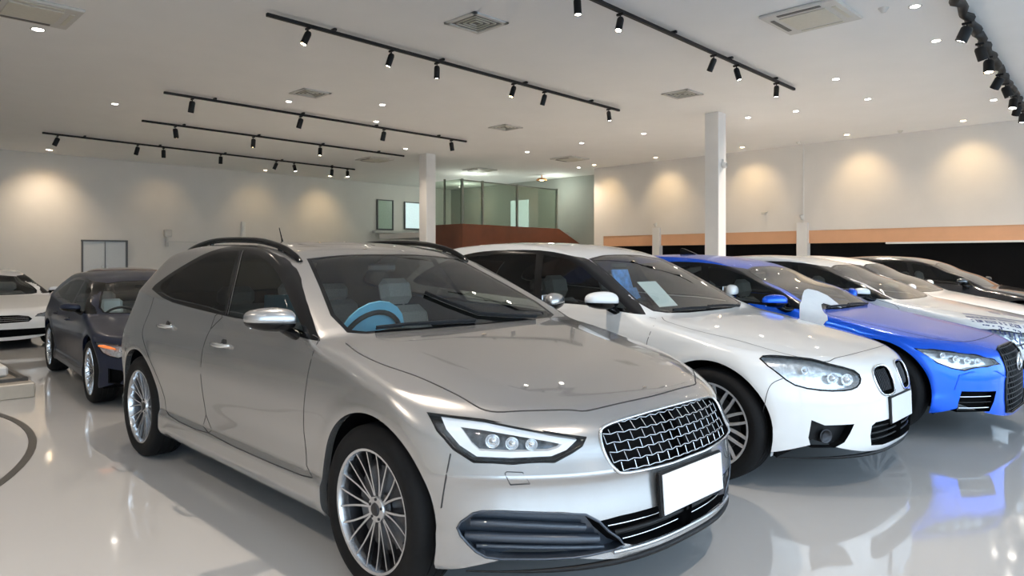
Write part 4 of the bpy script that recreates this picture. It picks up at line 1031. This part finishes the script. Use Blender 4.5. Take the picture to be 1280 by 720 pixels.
doors(w, [[(-.45, .93), (-.43, .80), (-.47, .55), (-.48, .36), (-1.50, .36), (-1.56, .55), (-1.56, .80), (-1.48, 1.03), (-1.0, 1.02)], [(-1.48, 1.03), (-1.56, .80), (-1.56, .55), (-1.50, .36), (-2.3, .36), (-2.42, .58), (-2.62, .77), (-2.68, .95), (-2.60, 1.08)]], [(-1.32, .86), (-2.25, .88)])
head_w = smooth_poly([(-0.345, 0.752), (-0.278, 0.768), (-0.18, 0.762), (-0.049, 0.750), (0.046, 0.724), (0.190, 0.685), (0.223, 0.640), (0.187, 0.597), (0.10, 0.583), (-0.04, 0.588), (-0.176, 0.615), (-0.26, 0.675)], n=2)
headlamps(w, head_w, None, None, [(.145, .635, .034), (.055, .645, .032), (-.10, .69, .022)], bowl=lamp_bright)
kid = smooth_poly([(.060, .655), (.10, .688), (.20, .690), (.265, .672), (.285, .630), (.270, .570), (.225, .535), (.12, .530), (.070, .555)], n=2)
w.skin.cut('front', kid, 'kidney')
for sd in (1, -1):
    b = MB(); w.walls(b, 'front', kid, (-.05, 0, 0), (sd,)); w.back(b, ['kidney'], (-.05, 0, 0), (sd,)); g = b.build('grille', well_m, w.root)
    e = MB(); w.edge_tube(e, 'front', kid, .007, .002, (sd,)); e.build('grille_surround', chrome, g)
    v = MB()
    for wi in np.linspace(.085, .262, 9):
        q = w.pt('front', [(wi, .552), (wi, .61), (wi, .670)])-np.array([.014, 0, 0]); v.tube(q if sd > 0 else mir(q), .0028, 5)
    v.build('grille_bars', alloy_dark, g)
fog_w = [(-.095, .425), (-.02, .395), (.158, .396), (.130, .345), (.096, .296), (.037, .268), (-.096, .270), (-.112, .327)]
w.skin.cut('corner', fog_w, 'fog')
for sd in (1, -1):
    m = MB(); w.walls(m, 'corner', fog_w, (-.05, -.04, 0), (sd,)); w.back(m, ['fog'], (-.05, -.04, 0), (sd,)); f = m.build('bumper_vent', blackpl, w.root)
    p = w.pt('corner', [(.0, .325)])[0]-np.array([.03, .03, 0]); q = MB(); q.lathe([(.04, .01), (.036, .012), (.03, 0), (.001, .004)], 20, Matrix.Translation((p[0], sd*p[1], p[2])) @ Vector((1, .6*sd, 0)).to_track_quat('Z', 'Y').to_matrix().to_4x4()); q.build('fog_lamp', alloy_dark, f)
low_w = [(-.02, .395), (.20, .393), (.33, .392), (.365, .375), (.375, .32), (.36, .262), (.25, .250), (-.02, .248)]
lg = opening(w, 'front', low_w, 'low', (-.06, 0, 0), well_m, back_name='lower_intake')
for zz in (.36, .325, .29):
    s_ = MB(); q = w.pt('front', [(t, zz) for t in np.linspace(0, .35, 12)])-np.array([.02, 0, 0]); s_.tube(np.vstack([mir(q)[::-1][:-1], q]), .006, 6); s_.build('intake_slat', blackpl, lg)
e = MB(); P = w.pt('front', [(t, .205) for t in np.linspace(0, .78, 30)]); rr = [.013*max(.25, 1-(t/.78)**3) for t in np.linspace(0, .78, len(P))]; e.tube(np.vstack([mir(P)[::-1][:-1], P]), rr[::-1][:-1]+rr, 8); e.build('front_splitter', blackpl, w.root)
fb = front_bumper(w, [(-.36, .1), (-.345, .48), (-.30, .62), (-.20, .61), (-.04, .583), (.12, .578), (.23, .63), (.30, .70), (.9, .70), (.9, .1)])
m = MB(); w.ribbon(m, 'corner', [(-.345, .46), (-.33, .56), (-.30, .62), (-.24, .65)], .004, .0008, n=4); m.build('bumper_gap', gapm, fb)
hd = w.panel('bonnet', ['hood'], white_p); m = MB(); w.ribbon(m, 'top', [(.612, 0.)]+hood_w[1:11], .005, .0012, n=6); m.build('bonnet_gap', gapm, hd)
w.panel('body_shell', ['body'], white_p); w.panel('underbody', ['under'], well_m); finish_shell(w, ['body', 'door0', 'door1', 'hood'])
plate(w, .812, .440, .36, .145, -2)
for sd in (-1, 1): mirror_part(w, sd, -.76, .895, 1.045, .23, .135, .13, foot=(-.62, .93))
wipers(w, [(-.46, .45), (-.475, .25), (-.48, 0)], [(-.465, 0), (-.48, -.25), (-.49, -.45)])
wheels(w, .335, .245, .225, 10, 'twin', .845, alloy_pale, alloy_dark)
interior(w, half=.60, dash_z=.92)
m = MB(); m.box((-.76, -.22, 1.065), (.26, .24, .004), Matrix.Rotation(math.radians(42), 3, 'Y')); m.build('dashboard_paper', paper_m, w.root)
m = MB(); m.box((-1.02, -.30, 1.17), (.012, .20, .15), Matrix.Rotation(math.radians(-20), 3, 'Y')); m.box((-.95, -.27, 1.06), (.012, .16, .10), Matrix.Rotation(math.radians(-30), 3, 'Y')); m.build('blue_card', paperblue, w.root)
# ---- the blue car
b = Car('blue_hatchback_car', 'bright blue car with a large mesh grille, third car of the front row', BLUE, blue_p, (-1.80, 6.46, 0), density=.8)
def generic_body(c, grille=True, density=1, plate_on=False, simple=False):
    c.skin.cut('top', HOOD_B, 'hood')
    glazing(c, WS_B, DLO_B, WIN_B, back=[(-.03, 1.0), (.52, 1.0), (.45, 1.20), (-.03, 1.22)], tint2=side_glass)
    doors(c, [[(-.45, .86), (-.43, .75), (-.47, .5), (-.48, .31), (-1.45, .31), (-1.51, .5), (-1.51, .74), (-1.43, .97), (-1.0, .97)], [(-1.43, .97), (-1.51, .74), (-1.51, .5), (-1.45, .31), (-2.2, .31), (-2.32, .53), (-2.52, .72), (-2.58, .89), (-2.50, 1.01)]], [(-1.28, .80), (-2.18, .82)])
HOOD_B = [(.57, -.02), (.56, .25), (.53, .42), (.47, .53), (.36, .60), (.22, .625), (.05, .635), (-.10, .65), (-.25, .665), (-.36, .66), (-.43, .60), (-.42, .4), (-.41, -.02)]
WS_B = [(-.43, -.03), (-.44, .30), (-.47, .50), (-.51, .58), (-.62, .60), (-.90, .53), (-1.19, .455), (-1.225, .25), (-1.22, -.03)]
DLO_B = smooth_poly([(-.50, .905), (-.86, 1.085), (-1.13, 1.205), (-1.32, 1.255), (-1.62, 1.290), (-2.05, 1.290), (-2.40, 1.25), (-2.72, 1.17), (-2.90, 1.08), (-2.85, 1.03), (-2.3, .985), (-1.35, .945), (-1.0, .935), (-.73, .918)], n=2, sharp=(0,))
WIN_B = [[(-.63, .935), (-.88, 1.065), (-1.14, 1.178), (-1.32, 1.228), (-1.50, 1.252), (-1.45, 1.12), (-1.38, .97), (-1.0, .955)], [(-1.45, .975), (-1.52, 1.12), (-1.575, 1.256), (-2.05, 1.260), (-2.38, 1.22), (-2.66, 1.145), (-2.78, 1.075), (-2.3, 1.012)]]
underside(b); arches(b); generic_body(b)
head_b = [(-0.365, 0.672), (-0.25, .668), (-0.144, 0.655), (0.048, 0.632), (0.20, 0.595), (.245, .560), (0.12, 0.548), (-0.002, 0.540), (-0.060, 0.524), (-0.15, .540), (-0.24, 0.575)]
headlamps(b, head_b, None, None, [(-.09, .60, .026), (-.01, .59, .026), (.07, .58, .024), (-.18, .625, .020)], bowl=lamp_bright)
surr = [(-.135, .385), (-.10, .49), (-.02, .512), (.20, .512), (.30, .46), (.30, .30), (.26, .185), (-.15, .182)]
b.skin.cut('corner', surr, 'surround', only=['body'], where=lambda p: p[0] > .2)
fog_b = [(-.087, .378), (.190, .372), (.168, .30), (.130, .228), (-.120, .228), (-.112, .29)]
b.skin.cut('corner', fog_b, 'fog')
for sd, mode in ((1, 'left'), (-1, 'right')):
    so = b.panel('bumper_corner', ['surround'], blue_p, mode)
    e = MB(); b.edge_tube(e, 'corner', surr[:6], .006, 0, (sd,), closed=False); e.build('corner_edge', blue_p, so)
    m = MB(); b.walls(m, 'corner', fog_b, (-.05, -.04, 0), (sd,)); b.back(m, ['fog'], (-.05, -.04, 0), (sd,)); f = m.build('bumper_vent', well_m, b.root)
    for zz, mm in ((.335, chrome), (.255, chrome), (.295, gloss_black)):
        q = b.pt('corner', [(t, zz) for t in np.linspace(-.10, .15, 8)])-np.array([.012, .01, 0]); v = MB(); v.tube(q if sd > 0 else mir(q), .005, 6); v.build('vent_fin', mm, f)
gb = [(-.02, .672), (.20, .665), (.285, .650), (.31, .60), (.315, .50), (.34, .42), (.345, .30), (.32, .21), (.22, .195), (-.02, .192)]
gr = lattice(b, gb, .36, .21, .65, 11, .05, .0035, .010, alloy_dark, chrome)
fr = MB(); fr.tube(full_ring(b, gb[1:-1], .002), .010, 8, True); fr.build('grille_surround', gloss_black, gr)
lg = MB(); P = b.pt('front', [(0.0, .55)])[0]; Mx = Matrix.Translation((P[0]+.012, 0, .55)) @ Matrix.Rotation(math.pi/2, 4, 'Y')
lg.tube([Mx @ Vector((.062*math.cos(a), .085*math.sin(a), 0)) for a in [2*math.pi*i/30 for i in range(30)]], .008, 8, True)
lg.tube([Mx @ Vector((.060*math.cos(a)*.6-.01, .038*math.sin(a), 0)) for a in [2*math.pi*i/24 for i in range(24)]], .006, 8, True); lg.build('badge', chrome, gr)
fb = None
hd = b.panel('bonnet', ['hood'], blue_p); m = MB(); b.ribbon(m, 'top', [(.569, 0.)]+HOOD_B[1:11], .005, .0012, n=6); m.build('bonnet_gap', gapm, hd)
b.panel('body_shell', ['body'], blue_p); b.panel('underbody', ['under'], well_m); finish_shell(b, ['body', 'door0', 'door1', 'hood'])
for sd in (-1, 1): mirror_part(b, sd, -.74, .87, .975, .23, .125, .13, foot=(-.62, .88))
wipers(b, [(-.45, .45), (-.465, .25), (-.47, 0)], [(-.455, 0), (-.47, -.25), (-.48, -.45)])
wheels(b, .335, .25, .225, 10, 'twin', .80, alloy_pale, alloy_dark)
interior(b, half=.56, dash_z=.84, z_seat=.22, roofz=1.28)
sf = MB(); p = b.pt('top', [(-2.05, 0)])[0]; sf.prism([(-.10, 0), (.10, 0), (-.05, .06), (-.09, .065)], -.012, .012, Matrix.Translation(Vector(p)) @ Matrix.Rotation(math.pi/2, 4, 'X')); sf.build('roof_aerial', gloss_black, b.root)

sk = Skin(b.b, .7); sk.cut('top', smooth_poly([(-.735, .20), (-.62, .06), (-.44, .21), (-.54, .36), (-.50, .5), (-.42, .655), (-.345, .77), (-.45, .80), (-.56, .79), (-.62, .62), (-.69, .42)], n=2), 'cover', where=lambda p: p[2] > .7)
P, F, N = sk.take(['cover']); F = orient(P, F, N); P = P+N*.006; m = MB(); m.add(mir(P), [f[::-1] for f in F], mir(N)); m.build('protective_sheet', paper_m, b.root)
# ---------------------------------------------------------------- the other cars
def simple_car(name, label, paint, loc, rz=0., scale=None, spec=None, features='coupe', amb=False, density=.5, cover=False):
    c = Car(name, label, spec or BLUE, paint, loc, rz, scale, density=density)
    underside(c); arches(c); generic_body(c)
    headlamps(c, head_b, None, None, [(-.05, .60, .026), (.06, .585, .026)], bowl=lamp_bright)
    if amb:
        m = MB()
        for sd in (1, -1):
            q = c.pt('corner', [(-.29, .640), (-.22, .634), (-.15, .622), (-.10, .612)]); q = q+np.array([.006, .006, 0]); m.tube(q if sd > 0 else mir(q), [.010, .018, .014, .008], 8)
        m.build('indicator', amber, c.root)
    gb_ = [(-.02, .60), (.18, .595), (.30, .57), (.34, .52), (.30, .475), (-.02, .465)]
    g = opening(c, 'front', gb_, 'grille', (-.05, 0, 0), well_m, back_name='grille')
    s_ = MB()
    for zz in (.50, .53, .56):
        q = c.pt('front', [(t, zz) for t in np.linspace(0, .30, 10)])-np.array([.012, 0, 0]); s_.tube(np.vstack([mir(q)[::-1][:-1], q]), .005, 5)
    s_.build('grille_bars', chrome, g)
    low = [(-.02, .36), (.50, .35), (.56, .30), (.50, .235), (-.02, .225)]
    opening(c, 'front', low, 'low', (-.05, 0, 0), well_m, back_name='lower_intake')
    fog_ = [(-.16, .42), (-.02, .40), (.02, .34), (-.04, .26), (-.16, .27)]
    c.skin.cut('corner', fog_, 'fog', only=['body'])
    for sd in (1, -1): m = MB(); c.walls(m, 'corner', fog_, (-.05, -.04, 0), (sd,)); c.back(m, ['fog'], (-.05, -.04, 0), (sd,)); m.build('bumper_vent', well_m, c.root)
    c.panel('bonnet', ['hood'], paint); c.panel('body_shell', ['body'], paint); c.panel('underbody', ['under'], well_m); finish_shell(c, ['body', 'door0', 'door1', 'hood'])
    for sd in (-1, 1): mirror_part(c, sd, -.74, .85, .975, .19, .11, .12, foot=(-.62, .88))
    wheels(c, .335, .245, .225, 5 if features != 'coupe' else 10, 'twin', .80)
    interior(c, half=.56, dash_z=.84, z_seat=.22, roofz=1.28)
    return c
c4 = simple_car('white_racing_car', 'white car with dark blue lettering on its bonnet, behind the blue car', white_p, (-1.80, 8.45, 0), density=.6)
# lettering-like marks on the bonnet
dec = mat('navy_decal', (.04, .05, .16), .4, noise=.2, nscale=40)
rd = random.Random(5); m = MB()
def mark(pts, w_):
    side_ = 1 if np.mean([q[1] for q in pts]) < 0 else -1
    c4.ribbon(m, 'top', [(a, abs(b_)) for a, b_ in pts], w_, .0015, sides=(side_,), n=1)
mark([(.10, .57), (.24, .48), (.40, .36), (.58, .20)], .034)
for (xa, wa, xb, wb_) in ((.14, .64, .50, .38), (.20, .72, .60, .44), (.27, .76, .62, .54), (.16, -.02, .60, -.30), (.22, .06, .62, -.18)):
    L_ = math.hypot(xb-xa, wb_-wa); ux, uw = (xb-xa)/L_, (wb_-wa)/L_; t = 0
    while t < L_-.03:
        k = rd.random(); p = lambda a, s_: (xa+ux*(t+a)-uw*s_, wa+uw*(t+a)+ux*s_)
        if k < .3: mark([p(0, 0), p(0, .05)], .020)
        elif k < .65: mark([p(0, 0), p(0, .05), p(.022, .05), p(.022, 0)], .017)
        else: mark([p(.024, .05), p(0, .05), p(0, .025), p(.022, .025), p(.022, 0), p(0, 0)], .015)
        t += .040
m.build('bonnet_lettering', dec, c4.root)
c5 = simple_car('white_coupe', 'plain white car farther back, between the lettered white car and the black car', white_p, (-2.10, 10.4, 0), density=.5)
c6 = simple_car('black_car', 'black car parked last in the row in front of the dark glazing', black_p, (-1.90, 13.05, 0), density=.5)
c7 = simple_car('dark_blue_coupe', 'dark blue car with orange indicator behind the silver estate, at the left', navy_p, (-7.22, 2.50, 0), math.radians(-4.2), (.9, .9, .865), amb=True, density=.6)
m = MB(); m.box((-1.30, -.34, .93), (.07, .24, .20), Matrix.Rotation(math.radians(-14), 3, 'Y'), bev=.035); m.build('headrest_cover', paper_m, c7.root)
c8 = simple_car('white_sports_car', 'white low sports car seen from the front at the left edge', white_p, (-12.95, 1.90, 0), 0, (.9, 1.12, .84), density=.5)
c9 = simple_car('dark_red_car', 'dark red and black car whose roof shows behind the dark blue car', red_p, (-12.2, 4.0, 0), 0, (.85, .85, .85), density=.5)
